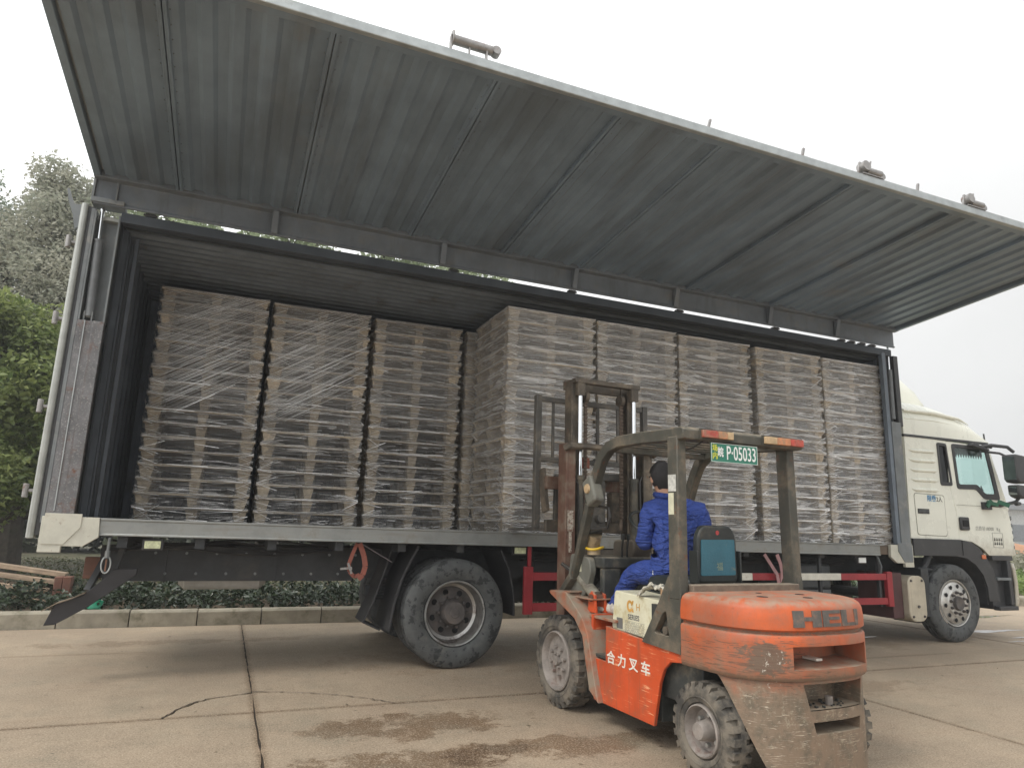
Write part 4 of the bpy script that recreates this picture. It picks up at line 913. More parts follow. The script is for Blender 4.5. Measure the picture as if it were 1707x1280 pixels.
for a in range(4):
    for b in range(2):
        x, z = 8.405+a*.05, 1.375-b*.058+.03
        mb.box(x, x+.03, CY-.0035, CY-.001, z+.03, z+.037).box(x+.011, x+.018, CY-.004, CY-.001, z, z+.045).box(x, x+.006, CY-.0035, CY-.001, z, z+.02).box(x+.02, x+.028, CY-.0038, CY-.001, z, z+.024)
mb.obj('notice_print', print_black, gp)

# ================================================================== PALLET STACKS
PW, PD, PH, NP = 1.135, 1.10, .15, 17
pallet_m = mat('pressed_wood', (.42, .355, .265), .8, 0, .18, 20, dirt=((.17, .12, .08), 7, .52, .8), rand=.32, bump=.35, bscale=90)
def pallet_mesh():
    mb = MB()
    mb.box(0, PW, 0, PD, .134, .141).box(.004, PW-.004, .004, PD-.004, .1415, .148)
    mb.box(.0, PW, .0, .010, .122, .134).box(.0, PW, PD-.010, PD, .122, .134).box(0, .010, .010, PD-.010, .122, .134).box(PW-.010, PW, .010, PD-.010, .122, .134)
    for cx, wx in ((.085, .15), (PW/2, .125), (PW-.085, .15)):
        for cy in (.09, PD/2, PD-.09):
            t, b = wx/2, wx*.30; ty, by = .075, .05
            mb.add([(cx-b, cy-by, 0), (cx+b, cy-by, 0), (cx+b, cy+by, 0), (cx-b, cy+by, 0), (cx-t, cy-ty, .134), (cx+t, cy-ty, .134), (cx+t, cy+ty, .134), (cx-t, cy+ty, .134)],
                   [(0, 3, 2, 1), (0, 1, 5, 4), (1, 2, 6, 5), (2, 3, 7, 6), (3, 0, 4, 7)])
    me = mb.obj('pallet', pallet_m, None, smooth=0); return me
def film_mat(name, base, amt, diag):
    m = bpy.data.materials.new(name); m.use_nodes = True; nt = m.node_tree; nt.nodes.clear()
    o = N(nt, 'ShaderNodeOutputMaterial'); b = N(nt, 'ShaderNodeBsdfPrincipled', Roughness=.24, Metallic=.45); b.inputs['Base Color'].default_value = (.88, .87, .85, 1); b.inputs['Specular IOR Level'].default_value = .75
    t = N(nt, 'ShaderNodeBsdfTransparent'); t.inputs[0].default_value = (.95, .95, .94, 1); mx = N(nt, 'ShaderNodeMixShader')
    tc = N(nt, 'ShaderNodeTexCoord'); oi = N(nt, 'ShaderNodeObjectInfo'); ad = N(nt, 'ShaderNodeVectorMath', operation='MULTIPLY_ADD')
    nt.links.new(oi.outputs['Random'], ad.inputs[0]); ad.inputs[1].default_value = (13, 17, 29); nt.links.new(tc.outputs['Object'], ad.inputs[2]); v = ad.outputs[0]
    wv = noise(nt, v, 2.3, 3, .6)
    a1 = noise(nt, v, 1., 5, .65, stretch=(2.6, 2.6, 70), rot=(0, .04, 0), dist=.5)
    a2 = noise(nt, v, 1., 4, .65, stretch=(3.5, 3.5, 110), rot=(0, -.16, 0), dist=.7)
    a3 = noise(nt, v, 1., 4, .65, stretch=(2.2, 2.2, 90), rot=(0, .20, 0), dist=.6)
    s = mth(nt, 'ADD', mth(nt, 'MULTIPLY', ramp(nt, a1, .50, .66), .8), mth(nt, 'ADD', mth(nt, 'MULTIPLY', ramp(nt, a2, .54, .68), .6), mth(nt, 'MULTIPLY', ramp(nt, a3, .55, .70), .5)))  # streak highlights mixed in as whiter, denser film
    s = mth(nt, 'MULTIPLY', s, mth(nt, 'MULTIPLY_ADD', ramp(nt, wv, .35, .7), .9, .35))
    sx = N(nt, 'ShaderNodeSeparateXYZ'); nt.links.new(tc.outputs['Object'], sx.inputs[0])
    if diag:
        up = ramp(nt, mth(nt, 'ADD', sx.outputs['Z'], mth(nt, 'MULTIPLY', wv, .8)), 1.3, 2.2)
        a4 = noise(nt, v, 1., 4, .65, stretch=(2.5, 2.5, 75), rot=(0, -.62, 0), dist=.3)
        s = mth(nt, 'ADD', s, mth(nt, 'MULTIPLY', mth(nt, 'MULTIPLY', ramp(nt, a4, .46, .72), up), 1.0))
        bs = mth(nt, 'MULTIPLY_ADD', up, .13, base)
    else:
        bs = mth(nt, 'MULTIPLY_ADD', ramp(nt, sx.outputs['Z'], .3, 1.9), .10, base)
    pz = noise(nt, v, 1., 4, .6, stretch=(1.6, 1.6, 16), rot=(0, .03, 0), dist=.8)
    s = mth(nt, 'ADD', s, mth(nt, 'MULTIPLY', ramp(nt, pz, .54, .62), .55))  # broad sheen painted in as greyer film patches
    fz = mth(nt, 'FRACT', mth(nt, 'DIVIDE', sx.outputs['Z'], .15))
    lip = mth(nt, 'MULTIPLY', ramp(nt, fz, .76, .90), mth(nt, 'MULTIPLY_ADD', a1, .5, .1))  # painted highlight along each pallet rim
    s = mth(nt, 'ADD', s, lip)
    f = mth(nt, 'MULTIPLY_ADD', s, amt, bs, clamp=True); f = mth(nt, 'MINIMUM', f, .93)
    nt.links.new(f, mx.inputs[0]); nt.links.new(t.outputs[0], mx.inputs[1]); nt.links.new(b.outputs[0], mx.inputs[2]); nt.links.new(mx.outputs[0], o.inputs[0])
    bp = N(nt, 'ShaderNodeBump', Strength=.9, Distance=.012); nt.links.new(s, bp.inputs['Height']); nt.links.new(bp.outputs[0], b.inputs['Normal'])
    return m
film_thin = film_mat('stretch_film_thin', .07, .66, True); film_thick = film_mat('stretch_film_thick', .20, .85, False)
cm = bpy.data.materials.new('film_crease_glint'); cm.use_nodes = True; nt = cm.node_tree; nt.nodes.clear()
o_ = N(nt, 'ShaderNodeOutputMaterial'); b_ = N(nt, 'ShaderNodeBsdfPrincipled', Roughness=.3, Metallic=.4); b_.inputs['Base Color'].default_value = (.97, .96, .94, 1); b_.inputs['Specular IOR Level'].default_value = .8  # near-white base colour paints the glints on the film folds
t_ = N(nt, 'ShaderNodeBsdfTransparent'); x_ = N(nt, 'ShaderNodeMixShader'); x_.inputs[0].default_value = .9
nt.links.new(t_.outputs[0], x_.inputs[1]); nt.links.new(b_.outputs[0], x_.inputs[2]); nt.links.new(x_.outputs[0], o_.inputs[0])
def film_mesh(seed, m, parent, sag):
    rg = np.random.default_rng(seed); r = .02; H = NP*PH
    # perimeter: bottom-left corner round the four sides
    per = []; nrmv = []; cor = []
    segs = 46
    def side(p, q, nx, ny):
        for i in range(segs): 
            t = i/segs; per.append((p[0]+(q[0]-p[0])*t, p[1]+(q[1]-p[1])*t)); nrmv.append((nx, ny)); cor.append(min(t, 1-t))
    e = .008
    side((-e, -e), (PW+e, -e), 0, -1); side((PW+e, -e), (PW+e, PD+e), 1, 0); side((PW+e, PD+e), (-e, PD+e), 0, 1); side((-e, PD+e), (-e, -e), -1, 0)
    per = np.array(per); nrmv = np.array(nrmv, float); cor = np.array(cor); n = len(per)
    # average normals at corners
    for c in range(0, n, segs): nrmv[c] = (nrmv[c]+nrmv[c-1])
    K = 7; rows = NP*K+1; z = np.linspace(.0, H, rows)
    fr = ((z/PH) % 1.0); fr = np.where(z >= H-1e-6, 1., fr)
    lip = .93; g = np.where(fr < lip, np.sin(np.pi*fr/lip)**.75, 0)
    lay = np.minimum((z/PH).astype(int), NP-1)
    amp = rg.uniform(.6, 1.3, size=(NP, 1))
    wave = np.zeros((rows, n)); s = np.arange(n)/segs
    for k in range(6):
        wave += rg.normal(size=(NP, 1))[lay]*np.sin(2*np.pi*s[None]*(k+1)*1.3+rg.uniform(0, 6.3, size=(NP, 1))[lay])/(k+1)
    pl = rg.normal(size=(NP, n))[lay]*.004*(.3+np.exp(-cor/.06))[None]
    ins = g[:, None]*(sag*amp[lay]*(1+.35*wave)*(.55+.9*np.exp(-cor/.10))[None])+pl*g[:, None]
    ins = np.clip(ins, 0, .065)
    # top row folds inward over the last pallet
    XY = per[None]-nrmv[None]*ins[..., None]
    V = np.concatenate([XY, np.broadcast_to(z[:, None, None], (rows, n, 1))], 2).reshape(-1, 3)
    a = (np.arange(rows-1)[:, None]*n+np.arange(n)[None]); b = (np.arange(rows-1)[:, None]*n+(np.arange(n)+1)[None] % n)
    F = np.stack([a, b, b+n, a+n], -1).reshape(-1, 4)
    # top sheet: ring moved inward
    o = npmesh('stretch_film', V, F, m, parent); o.data.shade_smooth(); return o
def crease_mesh(seed, parent, n, diag):
    rg = random.Random(seed); V = []; F = []
    def strip(p, q, w, face):
        tl = -w*rg.uniform(.0, .5)
        k = len(V); dx = Vector(q)-Vector(p); L = dx.length; nn = Vector((-dx.y, dx.x)).normalized()*w/2
        for (s_, z_), sg in ((p, 1), (p, -1), (q, -1), (q, 1)):
            t = .25 if (s_, z_) == p else .6
            s2, z2 = s_+nn.x*sg*t, z_+nn.y*sg*t
            o2 = -.0125-tl*sg*.5
            V.append((s2, o2, z2) if face == 0 else (o2, s2, z2))
        F.append((k, k+1, k+2, k+3))
    for face, W in ((0, PW), (1, PD)):
        for i in range(n if face == 0 else n//2):
            L = rg.uniform(.08, .5)**1.2; kind = rg.random(); w = rg.choice((.002, .003, .004, .005, .007, .010))
            lay_ = rg.randrange(NP); z = lay_*PH+rg.uniform(.0, PH)
            if kind < .45: s = rg.uniform(0, W-L); sl = rg.gauss(0, .07)
            else:
                L *= .6; left = rg.random() < .5; z = lay_*PH+rg.choice((.0, .14))+rg.gauss(0, .01); s = .0 if left else W-L; sl = rg.gauss(0, .28)
                if not left:
                    strip((s, max(0.01, min(NP*PH-.01, z+sl*L))), (W, z), w, face); continue
            strip((s, max(.01, min(NP*PH-.01, z))), (s+L, max(.01, min(NP*PH-.01, z+sl*L))), w, face)
        for i in range(NP*(5 if n > 600 else 3)):       # rim highlight laid on as pale strips along each pallet's taut edge
            L = rg.uniform(.15, .8); z = (i % NP)*PH+rg.uniform(.128, .150); s = rg.uniform(0, W-L)
            strip((s, z), (s+L, z+rg.uniform(-.006, .006)), rg.choice((.005, .007, .010)), face)
        for i in range(NP*(9 if n > 600 else 6)):       # fans of pleats running out from the corners
            z = (i % NP)*PH+rg.gauss(.06, .02); left = rg.random() < .5; L = rg.uniform(.06, .20); a = rg.uniform(-.9, .9)
            z = min(max(z, .02), NP*PH-.03); z2 = min(max(z+a*L*.7, .01), NP*PH-.01)
            p, q = ((0., z), (L, z2)) if left else ((W-L, z2), (W, z))
            strip(p, q, rg.choice((.003, .004, .006)), face)
        if diag and face == 0:
            for i in range(200):
                z = rg.uniform(1.15, 2.25); s = rg.uniform(0, .3)**1; L = rg.uniform(.25, 1.0); L = min(L, W-s)
                strip((s, z), (s+L, min(NP*PH-.01, z+.62*L)), rg.choice((.004, .006, .008)), face)
        for i in range(26):   # bright loose crumples at the very bottom
            s = rg.uniform(0, W-.12); z = rg.uniform(.01, .05); strip((s, z), (s+rg.uniform(.04, .12), z+rg.uniform(-.008, .02)), rg.uniform(.004, .009), face)
    o = npmesh('film_creases', np.array(V), np.array(F), cm, parent); o['kind'] = 'stuff'; return o
proto = None; film_src = {}
ST = [(-3.165, 1.28, 0, 'wrapped pallet stack at the rear end of the box, first on the left'),
      (-1.975, 1.30, 0, 'wrapped pallet stack second from the rear doors, with a broad diagonal band of film'),
      (-.775, 1.33, 0, 'wrapped pallet stack third from the rear doors, just before the stacks step forward'),
      (.42, 1.33, 0, 'narrow sliver of a wrapped back row stack, seen in the gap before the forward stacks'),
      (.50, .09, 1, 'wrapped pallet stack behind the forklift load backrest, its side face showing'),
      (1.665, .09, 1, 'wrapped pallet stack behind the top of the forklift mast'),
      (2.845, .10, 1, 'wrapped pallet stack behind the forklift overhead guard and green plate'),
      (4.075, .09, 1, 'wrapped pallet stack second from the cab end, beyond the right guard post'),
      (5.25, .09, 1, 'wrapped pallet stack at the cab end of the box, beside the front post')]
for i, (x, y, thick, lab) in enumerate(ST):
    root = empty('pallet_stack', (x, y, shz(x, ZD)-.012)); tag(root, lab, 'pallet stack', 'film wrapped pallet stacks in the truck')
    rr = random.Random(i)
    for k in range(NP):
        if proto is None: proto = pallet_mesh(); p = proto; p.parent = root
        else: p = copy(proto, root)
        p.location = (rr.uniform(-.004, .004), rr.uniform(-.004, .004), k*PH); 
    film_mesh(100+i, film_thick if thick else film_thin, root, .026 if thick else .030)
    crease_mesh(200+i, root, 650 if thick else 520, not thick and i < 2)
# ================================================================== FORKLIFT
def cw_extra(nt, v, c):
    sx = N(nt, 'ShaderNodeSeparateXYZ'); nt.links.new(v, sx.inputs[0])
    # bare scraped patch near the corner + horizontal scuffs
    def blob(cx, cz, rx, rz, k=.9):
        dx = mth(nt, 'DIVIDE', mth(nt, 'SUBTRACT', sx.outputs['Y'], cx), rx); dz = mth(nt, 'DIVIDE', mth(nt, 'SUBTRACT', sx.outputs['Z'], cz), rz)
        q = mth(nt, 'ADD', mth(nt, 'MULTIPLY', dx, dx), mth(nt, 'MULTIPLY', dz, dz))
        n = noise(nt, v, 9, 6, .75, stretch=(1, 1, 2.2))
        return mth(nt, 'SUBTRACT', 1, ramp(nt, mth(nt, 'ADD', q, mth(nt, 'MULTIPLY', mth(nt, 'SUBTRACT', n, .5), k*6)), .5, .85))
    c = mixc(nt, mth(nt, 'MULTIPLY', blob(.40, .72, .12, .10), .85), c, (.115, .095, .07))
    s = noise(nt, v, 1., 3, .6, stretch=(9, 9, 130), dist=.5)
    c = mixc(nt, mth(nt, 'MULTIPLY', ramp(nt, s, .50, .64), mth(nt, 'MULTIPLY', blob(.30, .70, .42, .17, .5), .85)), c, (.12, .07, .045))
    s2 = noise(nt, v, 30, 4, .8, stretch=(1, 1, .8))
    c = mixc(nt, mth(nt, 'MULTIPLY', ramp(nt, s2, .58, .64), mth(nt, 'MULTIPLY', blob(.36, .69, .07, .12), .9)), c, (.62, .58, .50))
    s = noise(nt, v, 1., 3, .6, stretch=(7, 7, 100), rot=(.1, 0, 0), dist=.8)
    g = noise(nt, v, 5, 3, .5)
    low = mth(nt, 'SUBTRACT', 1, ramp(nt, sx.outputs['Z'], .5, .62))
    c = mixc(nt, mth(nt, 'MULTIPLY', mth(nt, 'MULTIPLY', ramp(nt, s, .62, .72), ramp(nt, g, .45, .6)), mth(nt, 'MULTIPLY', low, .8)), c, (.50, .44, .34))
    n5 = noise(nt, v, 7, 7, .75); c = mixc(nt, mth(nt, 'MULTIPLY', mth(nt, 'MULTIPLY', ramp(nt, n5, .45, .62), low), .75), c, (.105, .09, .065))
    n6 = noise(nt, v, 19, 6, .8, rot=(1, 0, 0)); c = mixc(nt, mth(nt, 'MULTIPLY', mth(nt, 'MULTIPLY', ramp(nt, n6, .56, .64), low), .6), c, (.34, .30, .22))
    s = noise(nt, v, 1., 3, .6, stretch=(12, 12, 160), rot=(.25, 0, 0), dist=1.2)
    c = mixc(nt, mth(nt, 'MULTIPLY', mth(nt, 'MULTIPLY', ramp(nt, s, .60, .66), ramp(nt, noise(nt, v, 3.3, 3, .5), .42, .55)), mth(nt, 'MULTIPLY', low, .8)), c, (.55, .48, .38))
    for zz, ww, am in ((.858, .016, .85), (.612, .022, .8)):
        dd = mth(nt, 'ADD', mth(nt, 'ABSOLUTE', mth(nt, 'SUBTRACT', sx.outputs['Z'], zz)), mth(nt, 'MULTIPLY', mth(nt, 'SUBTRACT', noise(nt, v, 22, 5, .75), .5), .05))
        c = mixc(nt, mth(nt, 'MULTIPLY', mth(nt, 'SUBTRACT', 1, ramp(nt, dd, 0, ww)), am), c, (.13, .09, .06))
    ch_ = noise(nt, v, 34, 5, .8, stretch=(1, 1, 1.6)); g2 = noise(nt, v, 3.1, 3, .5)
    c = mixc(nt, mth(nt, 'MULTIPLY', ramp(nt, ch_, .62, .66), ramp(nt, g2, .45, .6)), c, (.09, .06, .045))
    gr = noise(nt, v, 1, 4, .6, stretch=(26, 26, 2.2)); c = mixc(nt, mth(nt, 'MULTIPLY', ramp(nt, gr, .56, .76), .45), c, (.16, .10, .065))
    return c
cw_m = mat('counterweight_orange', (.48, .092, .022), .5, 0, .2, 5, dirt=((.29, .12, .07), 3.2, .42, .74), rust=(16, .68, .76), lowdirt=((.19, .155, .11), .52, .86), dust=.75, extra=cw_extra, bump=.14, bscale=35)
or_m = mat('body_orange', (.54, .075, .018), .45, 0, .16, 4, dirt=((.28, .11, .06), 3.4, .46, .76), rust=(18, .69, .76), dust=.8, scratch=((.75, .35, .18), (6, 6, 90), .60, .68, 4, .42, .56), streak=((.22, .09, .05), (22, 22, 2), .52, .75, .6), bump=.08, bscale=30)
fr_m = mat('fender_dusty', (.34, .125, .065), .7, 0, .25, 7, dirt=((.27, .215, .16), 6, .40, .62), dust=.8, bump=.25)
gd_m = mat('guard_olive', (.072, .070, .056), .6, .1, .2, 5, dirt=((.19, .15, .105), 5, .45, .75), rust=(11, .56, .70), dust=.8, bump=.25)
mast_m = mat('mast_brown', (.095, .08, .062), .6, .2, .25, 5, dirt=((.22, .175, .125), 6, .45, .7), rust=(9, .58, .72), streak=((.06, .05, .04), (16, 16, 1.2), .5, .8, .6), bump=.2)
mast_r = mat('mast_rust', (.15, .075, .05), .65, .1, .2, 6, dirt=((.2, .16, .12), 6, .45, .7), streak=((.12, .09, .07), (14, 14, 1.), .5, .8, .6), bump=.2)
back_m = mat('backrest_steel', (.10, .095, .085), .55, .2, .25, 6, dirt=((.19, .16, .12), 6, .5, .7), bump=.15)
cowl_m = mat('cowl_greygreen', (.16, .16, .135), .6, 0, .2, 5, dirt=((.085, .075, .06), 5, .5, .75), dust=.5, bump=.15)
dash_m = mat('dash_dark', (.035, .038, .035), .65, 0, .3, 6, dirt=((.13, .11, .08), 6, .5, .75), dust=.6, bump=.2)
hood_m = mat('hood_cream', (.66, .64, .48), .45, 0, .07, 5, dirt=((.50, .43, .24), 7, .48, .72), rust=(16, .66, .75), dust=.35, bump=.08)
seat_m = mat('seat_black', (.022, .026, .025), .4, 0, .2, 6, dirt=((.09, .08, .06), 6, .58, .8), bump=.12)
seat_blue = mat('seat_blue_film', (.035, .14, .19), .22, 0, .12, 4, dirt=((.16, .18, .15), 9, .60, .72), bump=.2)
red_m = mat('lamp_red', (.40, .06, .04), .4, var=.3, scale=30, dirt=((.30, .15, .10), 16, .42, .66)); amb_m = mat('lamp_amber', (.52, .22, .10), .35, var=.2, scale=30, dirt=((.30, .20, .12), 16, .45, .65)); lens_m = mat('lamp_dusty', (.46, .33, .19), .5, var=.2, scale=20)
plate_m = mat('plate_green', (.022, .17, .115), .35, 0, .08, 8, dirt=((.07, .17, .12), 9, .55, .8), bump=.03)
hose_m = mat('hose_black', (.03, .028, .026), .5, dirt=((.12, .10, .08), 8, .5, .7))
yel_m = mat('lamp_yellow', (.72, .48, .03), .35); brass_m = mat('lamp_beige', (.40, .31, .19), .4, .1, .2, 14, dirt=((.16, .12, .08), 10, .5, .7))
TH = .0545944
fk = empty('forklift', (1.01531936, -3.2814988, 0), PI/2+TH); tag(fk, 'orange diesel forklift with scuffed counterweight facing the truck deck', 'forklift')
# ---- wheels (axis along local y)
def fork_wheel(rad, wd, rimr, y_out, u0, sgn, kind):
    root = empty('wheel', (u0, y_out, rad), parent=fk)
    if sgn > 0: root.rotation_euler = (0, 0, PI)       # profile is built with the outer face towards -y
    k = rad-rimr
    prof = [(.035, rimr), (.012, rimr+.008), (.004, rimr+k*.25), (.0, rimr+k*.45), (.008, rimr+k*.7), (.03, rad-.020), (wd-.03, rad-.020), (wd-.008, rimr+k*.7), (wd, rimr+k*.4), (wd-.03, rimr)]
    mb = MB().lathe(prof, 64); nl = 26 if rad > .3 else 24
    for i in range(nl):
        for s in (0, 1):
            a = (i+.5*s)*2*PI/nl; y0, y1 = (.006, wd*.60) if s == 0 else (wd*.40, wd-.006); da = .062 if rad > .3 else .072; vs = []
            for aa, ry in ((a-da, 0), (a+da, 0)):
                for yy, rr in ((y0, rad-.04 if s == 0 else rad-.022), (y0+.012*(s == 0), rad), (y1-.012*(s == 1), rad), (y1, rad-.04 if s == 1 else rad-.022)):
                    sk = (.12 if s == 0 else -.12)*((yy-y0)/(y1-y0)) if False else 0
                    vs.append((rr*math.cos(aa+sk), yy, rr*math.sin(aa+sk)))
            mb.add(vs, [(0, 1, 2, 3), (7, 6, 5, 4), (0, 4, 5, 1), (1, 5, 6, 2), (2, 6, 7, 3), (3, 7, 4, 0)])
    ty = mb.obj('tyre', tyre_fork, root, smooth=30)
    MB().lathe([(.0015, rimr+k*.28), (-.0025, rimr+k*.30), (-.0025, rimr+k*.34), (.0005, rimr+k*.36)], 64).obj('bead_line', tyre_fork, ty)
    if kind == 'front':
        rim = MB().lathe([(.03, rimr), (.006, rimr-.004), (.0, rimr-.014), (.02, rimr-.03), (.05, rimr-.04), (.055, rimr-.055), (.05, .13), (.035, .10), (.03, .001)], 48).obj('rim', rim_fork, root)
        mb = MB()
        for i in range(8):
            a = i*PI/4+.2; mb.lathe([(.04, .016), (.012, .015), (.010, .001)], 7, o=(.105*math.cos(a), 0, .105*math.sin(a)))
        for i in range(6):
            a = i*PI/3; mb.lathe([(.035, .012), (.010, .011), (.008, .001)], 6, o=(.055*math.cos(a), 0, .055*math.sin(a)))
        mb.lathe([(.03, .04), (.005, .035), (.003, .001)], 16); mb.obj('hub_bolts', rim_fork, rim)
    else:
        rim = MB().lathe([(.03, rimr), (.006, rimr-.004), (.0, rimr-.012), (.03, rimr-.022), (.07, rimr-.03), (.085, .09), (.085, .06)], 48).obj('rim', rim_fork, root)
        MB().lathe([(.09, .065), (.05, .058), (.0, .052), (-.015, .045), (-.018, .001)], 24).obj('hub', rim_fork, rim)
        mb = MB()
        for i in range(6):
            a = i*PI/3+.4; mb.lathe([(.085, .014), (.055, .013), (.053, .001)], 6, o=(.085*math.cos(a), 0, .085*math.sin(a)))
        mb.obj('hub_bolts', rim_steel, rim)
    return root
fork_wheel(.352, .20, .232, .582, 1.735, 1, 'front'); fork_wheel(.352, .20, .232, -.582, 1.735, -1, 'front')
fork_wheel(.268, .17, .148, .574, -.0, 1, 'rear'); fork_wheel(.268, .17, .148, -.574, -.0, -1, 'rear')
MB().tube([(0, -.42, .26), (0, .42, .26)], .05, 12).box(-.12, .12, -.36, .36, .18, .34).tube([(1.735, -.4, .35), (1.735, .4, .35)], .09, 14).obj('axle', dash_m, fk)
# ---- counterweight
U0, CA, CB, CN = .08, .56, .55, 2.8
def plan(th, ins=0., a=CA, b=CB):
    c, s = math.cos(th), math.sin(th)
    return (U0-(b-ins)*abs(s)**(2/CN), math.copysign((a-ins)*abs(c)**(2/CN), c))
def th_of_w(w, a=CA): return math.acos(math.copysign((abs(w)/a)**(CN/2), w))
def surf_u(w, b=CB, a=CA): return U0-b*(1-(abs(w)/a)**CN)**(1/CN)
ths = [PI*i/56 for i in range(57)]
def ring(z, ins, th, a=CA, b=CB, front=.17): return [(front, (a-ins), z)]+[(*plan(t, ins, a, b), z) for t in th]+[(front, -(a-ins), z)]
def loft(rings, skip=lambda i, j: False):
    mb = MB(); n = len(rings[0])
    for r in rings: mb.v += r
    mb.f = [(i*n+j, i*n+j+1, (i+1)*n+j+1, (i+1)*n+j) for i in range(len(rings)-1) for j in range(n-1) if not skip(i, j)]
    mb.m = [0]*len(mb.f); return mb
rg_ = [(.868, .012), (.878, .0), (.93, .0), (.985, .006), (1.01, .018), (1.026, .04), (1.034, .075)]
mb = loft([ring(z, i, ths) for z, i in rg_]); n = len(ths)+2; mb.f.append(tuple((len(rg_)-1)*n+j for j in range(n))); mb.m.append(0)
top_cw = mb.obj('counterweight', cw_m, fk, smooth=40)
for x, y, rr in ((-.18, .22, .035), (-.10, -.18, .03), (-.28, -.05, .03), (.02, .05, .02)):
    MB().lathe([(1.0343, rr), (1.0363, rr*.9), (1.0355, .001)], 16, 'z', (x, y, 0)).obj('lifting_hole_shade', shade_black, top_cw)
WL_, WR_ = .27, -.36
tl, tr_ = th_of_w(WL_), th_of_w(WR_)
thb = [tl*i/14 for i in range(15)]+[tl+(tr_-tl)*i/18 for i in range(1, 19)]+[tr_+(PI-tr_)*i/14 for i in range(1, 15)]
i0, i1 = 1+14, 1+32
zr = [(.60, .03), (.605, .008), (.62, .0), (.66, .0), (.665, 0), (.79, 0), (.795, 0), (.835, .0), (.848, .008), (.85, .022), (.869, .022)]
mb = loft([ring(z, i, thb) for z, i in zr], lambda i, j: 4 <= i < 5 and i0 <= j < i1)
# pocket behind the opening
zz0, zz1 = .665, .79
edge = [(*plan(t), 0) for t in thb[14:33]]
P0 = [(x, y, zz0) for x, y, _ in edge]; P1 = [(x, y, zz1) for x, y, _ in edge]; Q0 = [(x+.22, y, zz0+.02) for x, y, _ in edge]; Q1 = [(x+.22, y, zz1) for x, y, _ in edge]
k = len(P0); base = len(mb.v); mb.v += P0+P1+Q0+Q1
for j in range(k-1): mb.f += [(base+j, base+j+1, base+2*k+j+1, base+2*k+j), (base+k+j, base+3*k+j, base+3*k+j+1, base+k+j+1), (base+2*k+j, base+2*k+j+1, base+3*k+j+1, base+3*k+j)]
mb.f += [(base, base+2*k, base+3*k, base+k), (base+k-1, base+2*k-1, base+4*k-1, base+3*k-1)]
n_ = len(thb)+2; mb.f.append(tuple(range(n_))[::-1]); mb.m = [0]*len(mb.f)
cw = mb.obj('counterweight_band', cw_m, fk, smooth=40, fixn=False)
MB().box(-.46+.1, -.36+.1, -.05, .0, .687, .70).obj('crumpled_paper', print_white, cw)
# lower block with tapered window
def lowring(z):
    f = max(0, min(1, z/.6)); us = -.10-.30*(1-f)**.75
    a, b = .53, .525; s_ = min(1, max(.05, (U0-us)/b)); t0 = math.asin(s_**(CN/2))
    wl = .115+(.195-.115)*(z-.30)/.29; wr = -.25-.07*(z-.30)/.29; tL, tR = th_of_w(wl, a), th_of_w(wr, a)
    th = [t0+(tL-t0)*i/12 for i in range(13)]+[tL+(tR-tL)*i/14 for i in range(1, 15)]+[tR+(PI-t0-tR)*i/12 for i in range(1, 13)]
    return [(*plan(t, 0, a, b), z) for t in th]
zs = [.08, .16, .24, .315, .32, .385, .39, .445, .45, .52, .585, .60]
R_ = [lowring(z) for z in zs]
mb = loft(R_, lambda i, j: 12 <= j < 26 and (i in (4,) or 7 <= i <= 9))
nn = len(R_[0])
for row, dr in ((4, .20), (5, .16), (8, .20), (10, .2)):
    a_ = R_[row][12:27]; b_ = [(x+dr, y, z) for x, y, z in a_]; bs = len(mb.v); mb.v += a_+b_; kk = len(a_)
    mb.f += [(bs+j, bs+j+1, bs+kk+j+1, bs+kk+j) for j in range(kk-1)]
for r0, r1 in ((4, 5), (8, 10)):
    a_ = [(x+.18, y, z) for x, y, z in R_[r0][12:27]]; b_ = [(x+.18, y, z) for x, y, z in R_[r1][12:27]]; bs = len(mb.v); mb.v += a_+b_; kk = len(a_)
    mb.f += [(bs+j, bs+j+1, bs+kk+j+1, bs+kk+j) for j in range(kk-1)]
    for e in (12, 26):
        q = [R_[r0][e], R_[r1][e]]; bs = len(mb.v); mb.v += [q[0], q[1], (q[1][0]+.18, q[1][1], q[1][2]), (q[0][0]+.18, q[0][1], q[0][2])]; mb.f.append((bs, bs+1, bs+2, bs+3))
# arch walls going inward from both side edges
for e, sg_ in ((0, 1), (-1, -1)):
    a_ = [r[e] for r in R_]; b_ = [(x+.02, y-sg_*.14, z) for x, y, z in a_]; bs = len(mb.v); mb.v += a_+b_; kk = len(a_)
    mb.f += [(bs+j, bs+j+1, bs+kk+j+1, bs+kk+j) for j in range(kk-1)]
mb.f.append(tuple(range(nn))); mb.m = [0]*len(mb.f)
mb.obj('counterweight_base', cw_m, fk, smooth=40, fixn=False)
mb = MB(); rr_ = random.Random(4)
for i in range(26):
    x, y = surf_u(0)+.03+rr_.random()*.14, .10-rr_.random()*.32; s = rr_.uniform(.004, .011); mb.box(x, x+s*2, y, y+s, .452, .454+s)
mb.obj('grit', dash_m, cw)['kind'] = 'stuff'
MB().tube([(-.38, -.06, .45), (-.38, -.06, .50)], .022, 10).obj('tow_pin', rim_fork, cw)
